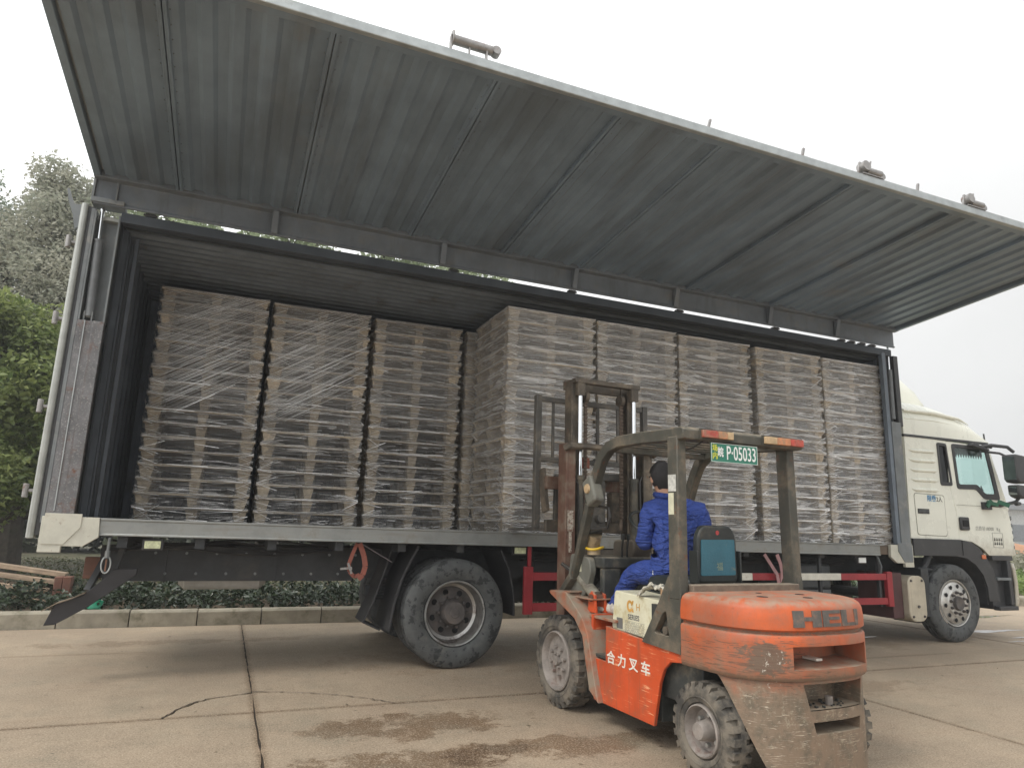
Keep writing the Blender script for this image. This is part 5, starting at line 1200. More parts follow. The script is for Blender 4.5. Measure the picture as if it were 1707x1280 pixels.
# HELI lettering in relief, following the curved face
def relief(rects, zb, zt, m, parent, off=.006):
    """rects in (x0,x1,y0,y1) 0..1, mapped on w .27 -> -.27"""
    mb = MB()
    for x0, x1, y0, y1 in rects:
        k = max(2, int((x1-x0)/.04)+1); bs = len(mb.v)
        for i in range(k+1):
            f = x0+(x1-x0)*i/k; w_ = .262-.535*f
            for y in (y0, y1):
                z = zb+(zt-zb)*y; uu = surf_u(w_+.012*(y-.5)); zi = max(0, (z-.93))*.11
                mb.v += [(uu+zi+.004, w_, z), (uu+zi-off, w_, z)]
        for i in range(k):
            a = bs+4*i; b = a+4; mb.f += [(a+1, a+3, b+3, b+1), (a+1, b+1, b, a), (a+3, a+2, b+2, b+3)]
        mb.f += [(bs, bs+2, bs+3, bs+1), (bs+4*k, bs+4*k+1, bs+4*k+3, bs+4*k+2)]
    mb.m = [0]*len(mb.f); return mb.obj('letter', m, parent, smooth=0)
let_m = mat('letter_grey', (.105, .095, .085), .6, 0, .2, 20, dirt=((.22, .13, .09), 20, .5, .7), bump=.2)
relief([(0, .13, 0, 1), (.131, .24, .38, .62), (.241, .37, 0, 1)], .895, .985, let_m, top_cw)
relief([(.39, .66, .80, 1), (.39, .48, .201, .799), (.481, .64, .42, .60), (.39, .66, 0, .20)], .895, .985, let_m, top_cw)
relief([(.68, .77, 0, 1), (.771, .91, 0, .2)], .895, .985, let_m, top_cw)
relief([(.92, .99, .0, 1)], .895, .985, let_m, top_cw)
# ---- body side panels, steps, fenders
for sg_ in (1, -1):
    def P2(pts): return pts
    y0, y1 = (.495, .52) if sg_ > 0 else (-.52, -.495)
    sp = MB().prism([(1.24, .165), (1.33, .462), (1.079, .458), (1.079, .706), (.223, .655), (.213, .60), (.33, .585), (.395, .53), (.44, .44), (.509, .161)][::1], 1, y0, y1).obj('side_panel', or_m, fk, bevel=.004)
    a, b = (.30, .565) if sg_ > 0 else (-.565, -.30)
    MB().prism([(1.88, .885), (1.86, .862), (1.46, .712), (1.34, .60), (1.235, .23), (1.11, .165), (1.12, .20), (1.155, .28), (1.262, .62), (1.35, .735), (1.60, .90)], 1, a, b).obj('fender', fr_m, fk, bevel=.006)
    a, b = (.28, .50) if sg_ > 0 else (-.50, -.28)
    MB().box(1.285, 1.31, a, b, .50, .765).obj('step_riser', or_m, fk, bevel=.003)
    MB().box(1.075, 1.34, a, b+.015*(sg_ > 0), .472, .492).obj('step_plate', dash_m, fk)
MB().box(1.079, 1.10, .28, .494, .50, .70).obj('step_back', or_m, fk)
MB().box(.50, 1.95, -.46, .46, .18, .46).box(.50, 1.06, -.48, .48, .461, .655).box(1.3, 2.0, -.27, .27, .461, .70).box(.1, .5, -.45, .45, .34, .66).obj('chassis', dash_m, fk, bevel=.01)
MB().box(1.0, 1.62, -.29, .49, .735, .755).box(1.32, 1.86, .29, .50, .86, .872).obj('floor_plate', fr_m, fk, bevel=.003)
MB().bar((1.55, .40, .905), (1.88, .40, .885), .3, .012).obj('front_shelf', fr_m, fk)
# clevis for the tilt cylinder
cv = MB().prism([(1.31, .765), (1.43, .765), (1.41, .90), (1.37, .93), (1.33, .90)], 1, .44, .46).prism([(1.31, .765), (1.43, .765), (1.41, .90), (1.37, .93), (1.33, .90)], 1, .35, .37).obj('tilt_clevis', or_m, fk, bevel=.003)
MB().tube([(1.37, .34, .875), (1.37, .475, .875)], .028, 12).obj('clevis_pin', mast_r, cv)
tc_ = MB().tube([(1.39, .405, .885), (1.64, .405, 1.02)], .045, 18).obj('tilt_cylinder', mat('cyl_khaki', (.26, .25, .20), .5, 0, .15, 8, dirt=((.12, .1, .08), 6, .5, .7)), fk)
MB().tube([(1.64, .405, 1.02), (1.93, .405, 1.10)], .02, 12).obj('tilt_rod', chrome, tc_)
# engine hood (cream side panels) with print
hp = [(1.046, .955), (.44, .935), (.60, .672), (1.086, .686)]
hd_ = MB().prism(rnd_poly([(1.05, .965), (.43, .94), (.605, .672), (1.086, .688)], .03), 1, -.44, .46).obj('engine_hood', hood_m, fk, bevel=.02, seg=3)
LX = (PI/2, 0, PI)
text('hood_print', 'α', .13, print_orange, hd_, (.85, .4615, .875), LX, .0005, .004)
text('hood_print', 'H', .07, print_orange, hd_, (.755, .4615, .87), LX, .0005, 0)
text('hood_print', 'SERIES', .05, print_grey, hd_, (.81, .4615, .795), LX, .0005, .001)
mb = MB()
for k in range(6): mb.box(.68-.012*k*0, .92, .4605, .4612, .765-k*.016, .7665-k*.016)
for q in range(5):
    for k in range(22):
        if rr_.random() < .75: x = .69+k*.0103; mb.box(x, x+.006, .4605, .4611, .755-q*.016, .759-q*.016)
mb.obj('warning_print', print_grey, hd_)
MB().box(.945, 1.02, .4605, .4615, .70, .775).obj('warning_symbol', print_grey, hd_); 
text('side_lettering', '合 力 叉 车', .092, print_white, fk, (.80, .5215, .492), LX, .0008, .0018, sx=1.18)
# cream base trim, rubber strip
MB().box(.60, 1.08, .35, .50, .657, .67).obj('hood_seal', dash_m, fk)
# timber beam behind seat, wood chock
MB().box(.16, .26, -.47, .46, 1.01, 1.075).obj('rear_beam', mat('beam_brown', (.15, .115, .085), .8, 0, .25, 10, dirt=((.25, .19, .13), 8, .5, .7), dust=.8, bump=.3), fk, bevel=.006)
MB().box(.2, .47, -.40, .44, .86, 1.0).obj('radiator_cover', gd_m, fk, bevel=.01)
MB().box(.455, .50, .42, .46, .97, 1.03).obj('wood_chock', mat('chock', (.40, .25, .14), .8), fk, bevel=.003)
# ---- overhead guard
G = empty('overhead_guard', (0, 0, 0), parent=fk)
pl_ = plate('pillar_gusset', [(.425, .93), (.60, .672), (.205, .655), (.19, 1.0), (.20, 1.12), (.31, 1.12)], [rnd_poly([(.335, .885), (.345, .90), (.375, .885), (.47, .755), (.455, .742), (.31, .742)], .015)], .49, .05, gd_m, G, .003)
MB().box(.22, .56, .46, .4895, .66, .92).obj('gusset_back', dash_m, pl_)
MB().tube([(.36, .50, .775), (.36, .535, .775)], .026, 12).obj('gusset_bolt', mast_m, pl_)
plr = plate('pillar_gusset', [(.425, .93), (.60, .672), (.205, .655), (.19, 1.0), (.20, 1.12), (.31, 1.12)], [], -.54, .05, gd_m, G, .003)
pil = MB().bar((.25, .505, .98), (.245, .505, 2.03), .075, .105, (1, 0, 0)).obj('rear_pillar', gd_m, G, bevel=.008)
pir = MB().bar((.25, -.505, .98), (.265, -.505, 2.03), .075, .105, (1, 0, 0)).obj('rear_pillar', gd_m, G, bevel=.008)
MB().box(.21, .29, .5435, .5445, 1.665, 1.775).obj('paper_sticker', mat('sticker_white', (.50, .50, .46), .6, 0, .25, 45, bump=0), pil)
MB().box(.235, .29, .5435, .5445, 1.515, 1.655).obj('paper_sticker', mat('sticker_yellow', (.58, .57, .42), .6, 0, .12, 25, bump=0), pil)
for sg_ in (1, -1):
    y = .485*sg_
    pts = [(.19, y, 2.045), (.60, y, 2.062), (.93, y, 2.062), (1.07, y, 2.035), (1.17, y, 1.965), (1.23, y, 1.87), (1.28, y, 1.77), (1.36, y, 1.60)]
    mb = MB()
    hw, hh = .035, .042; vs = []
    for i, p in enumerate(pts):
        t = (Vector(pts[min(i+1, len(pts)-1)])-Vector(pts[max(i-1, 0)])).normalized(); nrm_ = Vector((-t.z, 0, t.x))
        for a, b in ((-1, -1), (1, -1), (1, 1), (-1, 1)): vs.append(Vector(p)+Vector((0, a*hw, 0))+nrm_*b*hh)
    fs = [(4*i+j, 4*i+(j+1) % 4, 4*i+4+(j+1) % 4, 4*i+4+j) for i in range(len(pts)-1) for j in range(4)]+[(3, 2, 1, 0), tuple(4*(len(pts)-1)+j for j in range(4))]
    mb.add(vs, fs).obj('side_tube', gd_m, G, smooth=50, bevel=.006)
    MB().bar((1.36, y, 1.60), (1.64, y-.03*sg_, 1.02), .055, .07, (0, 1, 0)).bar((1.64, y-.03*sg_, 1.02), (1.80, y-.03*sg_, .88), .055, .10, (0, 1, 0)).obj('front_leg', gd_m, G, bevel=.008)
rb = MB().prism([(.13, 2.005), (.25, 2.005), (.25, 2.085), (.16, 2.09), (.13, 2.07)], 1, -.54, .54).obj('rear_beam', gd_m, G, bevel=.008)
for k in range(7): MB().box(.36+k*.115, .39+k*.115, -.45, .45, 2.045, 2.072).obj('guard_slat', gd_m, G, bevel=.004)
MB().box(1.06, 1.12, -.45, .45, 2.0, 2.04).obj('guard_slat', gd_m, G)
# lamps
for (a, b), cs in (((.40, .135), (red_m, amb_m, lens_m)), ((-.155, -.52), (lens_m, amb_m, red_m))):
    L = a-b; e = [a, a-L*.5, a-L*.8, b] if cs[0] is red_m else [a, a-L*.3, a-L*.65, b]
    hs = MB().box(.118, .1295, b-.008, a+.008, 2.012, 2.082).obj('lamp_housing', gd_m, rb)
    for i in range(3): MB().box(.095, .1175, e[i+1]+.001, e[i], 2.022, 2.072).obj('lamp_lens', cs[i], hs, bevel=.004)
pt = MB().box(.112, .116, -.087, .327, -.064, .064).obj('number_plate', plate_m, fk, bevel=.003)
for v_ in pt.data.vertices: v_.co.z += 1.93
BX = (PI/2, 0, -PI/2)
mb = MB().box(.1105, .1118, -.083, .323, 1.99, 1.9925).box(.1105, .1118, -.083, .323, 1.8675, 1.87).box(.1105, .1118, .3205, .323, 1.87, 1.99).box(.1105, .1118, -.083, -.0805, 1.87, 1.99)
mb.obj('plate_border', plate_white, pt)
text('plate_text', '场', .048, print_yellow, pt, (.110, .293, 1.957), BX, .0005, .001)
text('plate_text', '内', .048, print_yellow, pt, (.110, .293, 1.905), BX, .0005, .001)
text('plate_text', '皖', .07, plate_white, pt, (.110, .245, 1.93), BX, .0005, .0015, sx=.72)
text('plate_text', 'P·05033', .132, plate_white, pt, (.110, .062, 1.928), BX, .0005, .001, sx=.62)
MB().bar((.14, .30, 1.99), (.2, .30, 2.03), .02, .004).bar((.14, -.05, 1.99), (.2, -.05, 2.03), .02, .004).obj('plate_bracket', gd_m, pt)
MB().tube([(.16, .34, 2.01), (.20, .40, 1.96), (.26, .46, 1.93)], .006, 6).obj('lamp_wire', hose_m, G)
# ---- mast
MC = -.09; U1 = 1.93
mast = empty('mast', (0, 0, 0), parent=fk)
def channel(mb, u0, u1, w_out, w_in, z0, z1, t=.022):
    s = 1 if w_out > w_in else -1
    lo, hi = sorted((w_out, w_out-s*t)); mb.box(u0, u1, lo, hi, z0, z1)
    lo, hi = sorted((w_out-s*t, w_in)); mb.box(u0, u0+t, lo, hi, z0, z1); mb.box(u1-t, u1, lo, hi, z0, z1); return mb
for s in (1, -1):
    channel(MB(), 1.93, 2.07, MC+s*.475, MC+s*.375, .12, 2.16).obj('outer_rail', mast_r if s > 0 else mast_m, mast, bevel=.005)
    channel(MB(), 2.03, 2.16, MC+s*.365, MC+s*.265, .35, 2.78).obj('inner_rail', mast_m, mast, bevel=.005)
    ly = MC+s*.300; lc = MB().tube([(1.985, ly, .3), (1.985, ly, 1.86)], .036, 16).tube([(1.985, ly, 1.84), (1.985, ly, 1.88)], .045, 16).obj('lift_cylinder', gd_m, mast)
    MB().tube([(1.985, ly, 1.88), (1.985, ly, 2.63)], .022, 16).obj('lift_rod', chrome, lc)
    # chains
    cy = MC+s*.20; mb = MB(); z = 1.50
    while z < 2.62:
        mb.box(2.045, 2.05, cy-.012, cy-.007, z, z+.036).box(2.045, 2.05, cy+.007, cy+.012, z, z+.036).tube([(2.047, cy-.018, z+.018), (2.047, cy+.018, z+.018)], .0085, 6); z += .034
    mb.box(2.055, 2.06, cy-.016, cy+.016, 1.4, 2.62); mb.obj('lift_chain', mat('chain_steel', (.17, .13, .10), .5, .4, .3, 30), mast)
    MB().tube([(2.06, cy-.02, 2.63), (2.06, cy+.02, 2.63)], .055, 20).tube([(2.06, cy-.028, 2.63), (2.06, cy+.028, 2.63)], .022, 12).obj('chain_pulley', mast_m, mast)
MB().box(2.165, 2.20, MC-.365, MC+.365, 2.70, 2.79).box(1.96, 2.03, MC-.365, MC+.365, 2.74, 2.785).box(1.955, 2.015, MC+.26, MC+.34, 2.62, 2.7395).box(1.955, 2.015, MC-.34, MC-.26, 2.62, 2.7395).obj('top_cross_member', mast_m, mast, bevel=.005)
MB().tube([(1.93, MC+.49, 2.11), (1.89, MC+.46, 2.13), (1.88, MC+.3, 2.135), (1.88, MC-.3, 2.135), (1.89, MC-.46, 2.13), (1.93, MC-.49, 2.11)], .032, 8).obj('outer_cross_member', mast_m, mast)
MB().box(2.0, 2.06, MC-.36, MC+.36, 1.10, 1.22).box(2.0, 2.06, MC-.36, MC+.36, .45, .6).obj('lower_cross_member', mast_m, mast, bevel=.005)
MB().box(2.17, 2.23, MC-.1, MC+.12, 1.40, 1.86).box(2.165, 2.22, MC-.26, MC+.02, 1.86, 1.93).tube([(2.12, MC-.02, 1.5), (2.20, MC-.02, 1.5)], .04, 12).obj('carriage_block', back_m, mast, bevel=.006)
MB().box(2.1, 2.14, MC+.12, MC+.22, 1.96, 2.06).obj('red_cap', mat('red_cap', (.30, .08, .05), .7, dirt=((.2, .12, .08), 8, .5, .7)), mast, bevel=.006)
MB().box(1.92, 1.929, MC+.40, MC+.455, 1.38, 1.56).box(1.92, 1.929, MC+.415, MC+.44, 1.2, 1.375).obj('safety_sticker', mat('mast_sticker', (.45, .40, .33), .6, 0, .4, 40, dirt=((.2, .1, .07), 50, .5, .6), bump=0), mast)
# hoses
mb = MB()
mb.tube([(1.99, MC+.375, 1.80), (1.97, MC+.37, 1.85), (1.96, MC+.33, 1.80), (1.95, MC+.325, 1.4), (1.93, MC+.32, 1.0)], .009, 6)
mb.tube([(1.99, MC-.375, 1.86), (1.97, MC-.38, 1.90), (1.96, MC-.35, 1.85), (1.95, MC-.35, 1.4), (1.93, MC-.35, 1.0)], .009, 6)
mb.tube([(1.60, .2, 1.15), (1.5, .22, 1.0), (1.3, .18, .93), (1.1, .1, .95)], .007, 6)
for k in range(7): mb.tube([(1.75-.03*k, .30-.03*k, 1.12), (1.68-.05*k, .32-.02*k, 1.0), (1.62-.02*k, .28+.02*k, .9), (1.7-.04*k, .2, .78)], .010, 6)
mb.obj('hoses', hose_m, fk)
# carriage, forks, backrest
for z0, z1 in ((1.76, 1.88), (1.37, 1.48)): MB().box(2.26, 2.31, -.64, .40, z0, z1).obj('carriage_bar', mast_r if z0 > 1.5 else mast_m, mast, bevel=.006)
for y in (MC+.27, MC-.27): MB().box(2.24, 2.33, y-.05, y+.05, 1.481, 1.759).obj('carriage_plate', mast_m, mast, bevel=.004)
BC = -.22
b_rest = MB().box(2.42, 2.48, BC+.60, BC+.66, 1.40, 2.68).obj('load_backrest', back_m, fk, bevel=.005)
MB().box(2.42, 2.48, BC-.66, BC-.60, 1.40, 2.68).obj('backrest_post', back_m, b_rest, bevel=.005)
MB().box(2.43, 2.47, BC-.599, BC+.599, 2.62, 2.67).box(2.43, 2.47, BC-.599, BC+.599, 2.03, 2.075).obj('backrest_bar', back_m, b_rest, bevel=.004)
for y in (.46, .24, -.06, -.30, -.46): MB().box(2.44, 2.46, BC+y-.014, BC+y+.014, 2.076, 2.619).obj('backrest_rod', back_m, b_rest, bevel=.003)
MB().bar((2.40, BC+.60, 1.95), (2.31, BC+.60, 1.55), .03, .1).bar((2.40, BC-.60, 1.95), (2.31, BC-.60, 1.55), .03, .1).obj('backrest_arm', mast_m, b_rest)
for y in (.22, -.52):
    MB().prism([(2.312, 1.90), (2.35, 1.90), (2.355, 1.41), (3.34, 1.385), (3.34, 1.372), (2.35, 1.366), (2.312, 1.40)], 1, y-.06, y+.06).obj('fork', back_m, fk, bevel=.004)
# ---- cowl, dash, levers, lamp
cw2 = MB().prism(rnd_poly([(1.74, 1.20), (1.45, 1.18), (1.42, 1.08), (1.50, .90), (1.62, .80), (1.86, .79), (1.80, .95), (1.76, 1.08)], .04), 1, .38, .44).obj('front_cowl', cowl_m, fk, bevel=.01)
MB().box(1.56, 1.66, .4405, .442, 1.06, 1.16).obj('paper_sticker', MATS['sticker_yellow'], cw2)
ds = MB().box(1.33, 1.74, -.30, .379, 1.10, 1.19).box(1.60, 1.76, -.38, .37, .76, 1.0995).box(1.34, 1.40, .20, .37, .85, 1.0995).obj('dashboard', dash_m, fk, bevel=.015)
MB().prism(rnd_poly([(1.66, 1.32), (1.36, 1.33), (1.34, 1.26), (1.42, 1.12), (1.66, 1.12)], .05), 1, -.12, .07).obj('steering_column_cover', mat('column_brown', (.105, .088, .068), .6, dirt=((.17, .14, .10), 5, .5, .7), dust=.7), fk, bevel=.02, seg=3)
MB().tube([(1.45, -.02, 1.30), (1.22, -.02, 1.43)], .028, 10).obj('steering_column', dash_m, fk)
sw = []
cen = Vector((1.20, .0, 1.455)); ax = Vector((-.55, .0, .83)).normalized(); e1 = Vector((0, 1, 0)); e2 = ax.cross(e1)
sw = MB().tube([cen+(e1*math.cos(t)+e2*math.sin(t))*.185 for t in [i*PI/16 for i in range(33)]], .013, 8, False)
for k in range(3): t = k*2*PI/3+.4; sw.tube([cen, cen+(e1*math.cos(t)+e2*math.sin(t))*.18], .010, 6)
sw.tube([cen-ax*.02, cen+ax*.015], .035, 12); sw.obj('steering_wheel', seat_m, fk)
lv = MB()
for k in range(2): lv.tube([(1.36, .18-.05*k, 1.19), (1.33, .20-.05*k, 1.26), (1.30, .21-.05*k, 1.34)], .009, 6).tube([(1.30, .21-.05*k, 1.33), (1.285, .215-.05*k, 1.37)], .015, 8)
lv.obj('lever', seat_m, fk)
wl_ = MB().tube([(1.50, .36, 1.20), (1.50, .36, 1.245)], .055, 16).tube([(1.52, .36, 1.262), (1.47, .37, 1.36)], .058, 18).obj('work_lamp', brass_m, fk)
lr_ = MB().lathe([(0, .062), (.012, .066), (.018, .06), (.018, .001)], 18, 'x', (0, 0, 0)).obj('lamp_rim', dash_m, wl_); lr_.location = (1.46, .372, 1.36); lr_.rotation_euler = (0, -PI/3, 0)
MB().tube([(1.50+.075*math.cos(t), .36+.075*math.sin(t), 1.252+.01*math.sin(2*t)) for t in [i*PI/8 for i in range(17)]], .011, 6).tube([(1.575, .36, 1.255), (1.60, .40, 1.285), (1.58, .41, 1.26)], .012, 6).obj('lamp_strap', yel_m, wl_)
# mirror / indicator on the front leg
il = MB().box(-.07, .07, -.05, .05, -.11, .11).obj('indicator_lamp', cowl_m, G, bevel=.02); il.location = (1.29, .50, 1.70); il.rotation_euler = (0, .42, 0)
MB().lathe([(0, .04), (.012, .035), (.014, .001)], 16, 'y', (0, .051, .02)).obj('indicator_lens', lens_m, il)
MB().tube([(1.42, .45, 1.60), (1.22, .40, 1.57), (1.20, .40, 1.50), (1.24, .40, 1.42), (1.40, .44, 1.40)], .012, 8).obj('grab_handle', hose_m, G)
# ---- seat
st_ = empty('operator_seat', (0, 0, 0), parent=fk)
MB().box(.50, .98, -.22, .22, .97, 1.09).obj('seat_cushion', seat_m, st_, bevel=.035, seg=3)
RB = Matrix.Rotation(-.10, 3, 'Y')
sb = MB().prism(rnd_poly([(-.185, 1.06), (.185, 1.06), (.175, 1.38), (.13, 1.455), (-.13, 1.455), (-.175, 1.38)], .05), 0, .44, .50).obj('seat_back', seat_m, st_, bevel=.015, seg=3)
bl_ = MB().prism(rnd_poly([(-.155, 1.115), (.16, 1.11), (.15, 1.355), (-.15, 1.36)], .012), 0, .434, .4395).obj('plastic_sheet', seat_blue, sb)
MB().lathe([(.4395, .016), (.437, .015), (.4365, .001)], 20, 'x', (0, 0, 1.405)).obj('round_logo', mat('logo_red', (.45, .06, .06), .5, var=.3, scale=60, bump=0), sb)
MB().box(.42, .51, -.20, -.186, 1.06, 1.28).box(.42, .51, .186, .20, 1.06, 1.28).box(.36, .96, -.23, .23, .945, .969).obj('seat_bracket', seat_m, st_, bevel=.004)
text('seat_print', '福', .06, mat('print_faded', (.22, .27, .18), .5, bump=0), bl_, (.4335, -.01, 1.17), BX, .0003, 0)
# ================================================================== PERSON
per = None
FM = fk.matrix_basis.copy()
def Lw(u_, w_, z_): return FM @ Vector((u_, w_, z_))
def skin_mesh(name, verts, edges, radii, root=0, sub=2):
    me = bpy.data.meshes.new(name); me.from_pydata([tuple(v) for v in verts], edges, [])
    o = bpy.data.objects.new(name, me); C.objects.link(o)
    o.modifiers.new('s', 'SKIN').use_smooth_shade = True
    for i, r in enumerate(radii):
        sv = me.skin_vertices[0].data[i]; sv.radius = r if isinstance(r, tuple) else (r, r)
    me.skin_vertices[0].data[root].use_root = True
    m = o.modifiers.new('u', 'SUBSURF'); m.levels = sub; m.render_levels = sub
    dg = bpy.context.evaluated_depsgraph_get(); ev = o.evaluated_get(dg); nm = bpy.data.meshes.new_from_object(ev)
    bpy.data.objects.remove(o); bpy.data.meshes.remove(me); nm.name = name; return nm
# joints in forklift coordinates (u forward, w left, z up); torso is turned about 35 degrees to the right
ya = -.62
ld = Vector((math.sin(-ya)*1., math.cos(ya), 0)).normalized()      # the person's left
fd = Vector((math.cos(ya), math.sin(ya), 0))                        # the person's forward
pel = Vector((.86, .03, 1.14)); spn = Vector((.885, .03, 1.30)); che = Vector((.905, .03, 1.49)); nck = Vector((.95, .05, 1.665)); hdb = Vector((.965, .06, 1.735)); hdc = Vector((.985, .065, 1.83)); hdt = Vector((.99, .07, 1.895))
che = che+Vector((0, -.02, 0)); Ls = che+ld*.19+Vector((0, 0, .065)); Rs = che-ld*.20+Vector((0, 0, .065))
Le = Ls+ld*.045-fd*.02+Vector((.0, 0, -.27)); Lh = Vector((1.13, .03, 1.40)); Lf = Vector((1.19, .03, 1.44))
Re = Rs-ld*.05+fd*.02+Vector((0, 0, -.27)); Rh = Vector((1.12, -.20, 1.34)); Rf = Vector((1.17, -.16, 1.38))
Lp = pel+Vector((.03, .09, -.02)); Rp = pel+Vector((.03, -.10, -.02))
Lk = Vector((1.18, .21, 1.07)); La = Vector((1.27, .30, .83)); Lt = Vector((1.36, .33, .785))
Rk = Vector((1.25, -.15, 1.13)); Ra = Vector((1.38, -.14, .83)); Rt = Vector((1.50, -.13, .785))
V_ = [pel, spn, che, nck, hdb, hdc, hdt, Ls, Le, Lh, Rs, Re, Rh, Lp, Lk, La, Rp, Rk, Ra, (Ls+Le)/2, (Rs+Re)/2, (Lp+Lk)/2, (Rp+Rk)/2, Lt, Rt, Le.lerp(Lh, .5), Re.lerp(Rh, .5)]
R_s = [(.18, .14), (.175, .13), (.19, .13), .07, .068, (.088, .10), (.06, .07), .085, .066, .036, .085, .066, .036, .11, .085, .05, .11, .08, .05, .078, .078, .10, .10, .035, .035, .050, .050]
E_ = [(0, 1), (1, 2), (2, 3), (3, 4), (4, 5), (5, 6), (2, 7), (7, 19), (19, 8), (8, 25), (25, 9), (2, 10), (10, 20), (20, 11), (11, 26), (26, 12), (0, 13), (13, 21), (21, 14), (14, 15), (0, 16), (16, 22), (22, 17), (17, 18), (15, 23), (18, 24)]
E_ = [tuple(e) for e in E_]
me = skin_mesh('person', V_, E_, R_s)
cloth_m = bpy.data.materials.new('work_blue'); cloth_m.use_nodes = True; nt = cloth_m.node_tree; b = nt.nodes['Principled BSDF']
tc = N(nt, 'ShaderNodeTexCoord'); v = tc.outputs['Object']; c = mixc(nt, noise(nt, v, 9, 4, .6), (.012, .032, .17), (.028, .068, .32)); c = mixc(nt, mth(nt, 'MULTIPLY', ramp(nt, noise(nt, v, 6, 6, .7), .52, .75), .5), c, (.05, .05, .13))
nt.links.new(c, b.inputs['Base Color']); b.inputs['Roughness'].default_value = .75
bp = N(nt, 'ShaderNodeBump', Strength=1., Distance=.06); nt.links.new(mth(nt, 'ADD', noise(nt, v, 1, 3, .55, stretch=(7, 7, 17), dist=1.3), mth(nt, 'MULTIPLY', noise(nt, v, 30, 3, .6), .15)), bp.inputs['Height']); nt.links.new(bp.outputs[0], b.inputs['Normal'])
skin_m = mat('skin', (.42, .24, .16), .55, 0, .08, 8, bump=.05); shoe_m = mat('shoe_white', (.60, .58, .53), .6, 0, .12, 14, dirt=((.3, .26, .2), 9, .5, .7)); hair_m = mat('hair_black', (.012, .011, .012), .55, 0, .3, 40, bump=.9, bscale=120)
for m_ in (cloth_m, skin_m, shoe_m): me.materials.append(m_)
for v_ in me.vertices:
    p = v_.co
    # cloth folds
    if p.z < 1.66 and p.z > .84:
        nn = v_.normal; k = math.sin(p.z*70+math.sin(p.x*31)*2+math.sin(p.y*27)*2)*.0045+math.sin(p.z*33+p.y*40+p.x*22)*.004
        v_.co = p+nn*k
for f in me.polygons:
    c_ = f.center
    if c_.z > 1.67 and (c_-nck).length < .4: f.material_index = 1
    if (c_-Lh).length < .05 or (c_-Rh).length < .05: f.material_index = 1
    if c_.z < .835: f.material_index = 2
person = bpy.data.objects.new('person', me); C.objects.link(person)
person.location = fk.location; person.rotation_euler = fk.rotation_euler
tag(person, 'person in blue work clothes and white shoes seated at the forklift controls, back turned', 'person')
# hair cap, ears, nose, collar
def blob(name, c, r, m, rot=(0, 0, 0), cut=None, n=20):
    mb = MB()
    for i in range(n+1):
        for j in range(n*2):
            a = PI*i/n; b_ = PI*j/n; mb.v.append((r[0]*math.sin(a)*math.cos(b_), r[1]*math.sin(a)*math.sin(b_), r[2]*math.cos(a)))
    mb.f = [(i*2*n+j, i*2*n+(j+1) % (2*n), (i+1)*2*n+(j+1) % (2*n), (i+1)*2*n+j) for i in range(n) for j in range(2*n)]; mb.m = [0]*len(mb.f)
    if cut: mb.f = [f for f in mb.f if cut(mb.v[f[0]])]; mb.m = [0]*len(mb.f)
    o = mb.obj(name, m, person, smooth=80); o.location = c; o.rotation_euler = rot; return o
hy = .12
hh_ = blob('hair', (.975, .063, 1.822), (.106, .096, .128), hair_m, (0, .12, hy), lambda q: not (q[0] > .035 and q[2] < .045) and not (q[2] < -.06 and q[0] > -.01))
for v_ in hh_.data.vertices: v_.co *= 1+.03*math.sin(v_.co.x*90+v_.co.z*60)*math.sin(v_.co.y*80)
blob('ear', (.985, .063+.088, 1.80), (.018, .010, .030), skin_m, (0, .1, .3)); blob('ear', (.985, .063-.088, 1.80), (.018, .010, .030), skin_m, (0, .1, -.3))
blob('nose', (1.083, .075, 1.80), (.018, .013, .022), skin_m)
blob('eye', (1.068, .11, 1.825), (.008, .012, .006), hair_m); blob('eye', (1.072, .045, 1.825), (.008, .012, .006), hair_m); blob('mouth', (1.07, .078, 1.765), (.006, .022, .004), mat('lips', (.30, .10, .08), .5))
col = MB().tube([nck+(Vector((math.cos(t)*.082, math.sin(t)*.075, +.012+.012*math.cos(t*1.)))) for t in [i*PI/12 for i in range(25)]], .024, 8, False).obj('collar', cloth_m, person)
# jacket hem over the trousers, belt with key fob
hem = MB()
n = 40
for j, (z, s) in enumerate(((1.10, 1.02), (1.13, 1.05), (1.17, 1.04), (1.22, 1.0))):
    for i in range(n):
        a = 2*PI*i/n; rr2 = s*(1+.05*math.sin(5*a+z*30)); q = pel+Vector((.012, 0, 0))+ld*math.cos(a)*.185*rr2+fd*math.sin(a)*.145*rr2; hem.v.append((q.x, q.y, z+.012*math.sin(3*a)))
hem.f = [(j*n+i, j*n+(i+1) % n, (j+1)*n+(i+1) % n, (j+1)*n+i) for j in range(3) for i in range(n)]; hem.m = [0]*len(hem.f)
h_ = hem.obj('jacket_hem', cloth_m, person, smooth=80, fixn=False)
MB().bar((.90, .215, 1.115), (.90, .218, 1.085), .010, .006).obj('key_fob', plate_white, person)
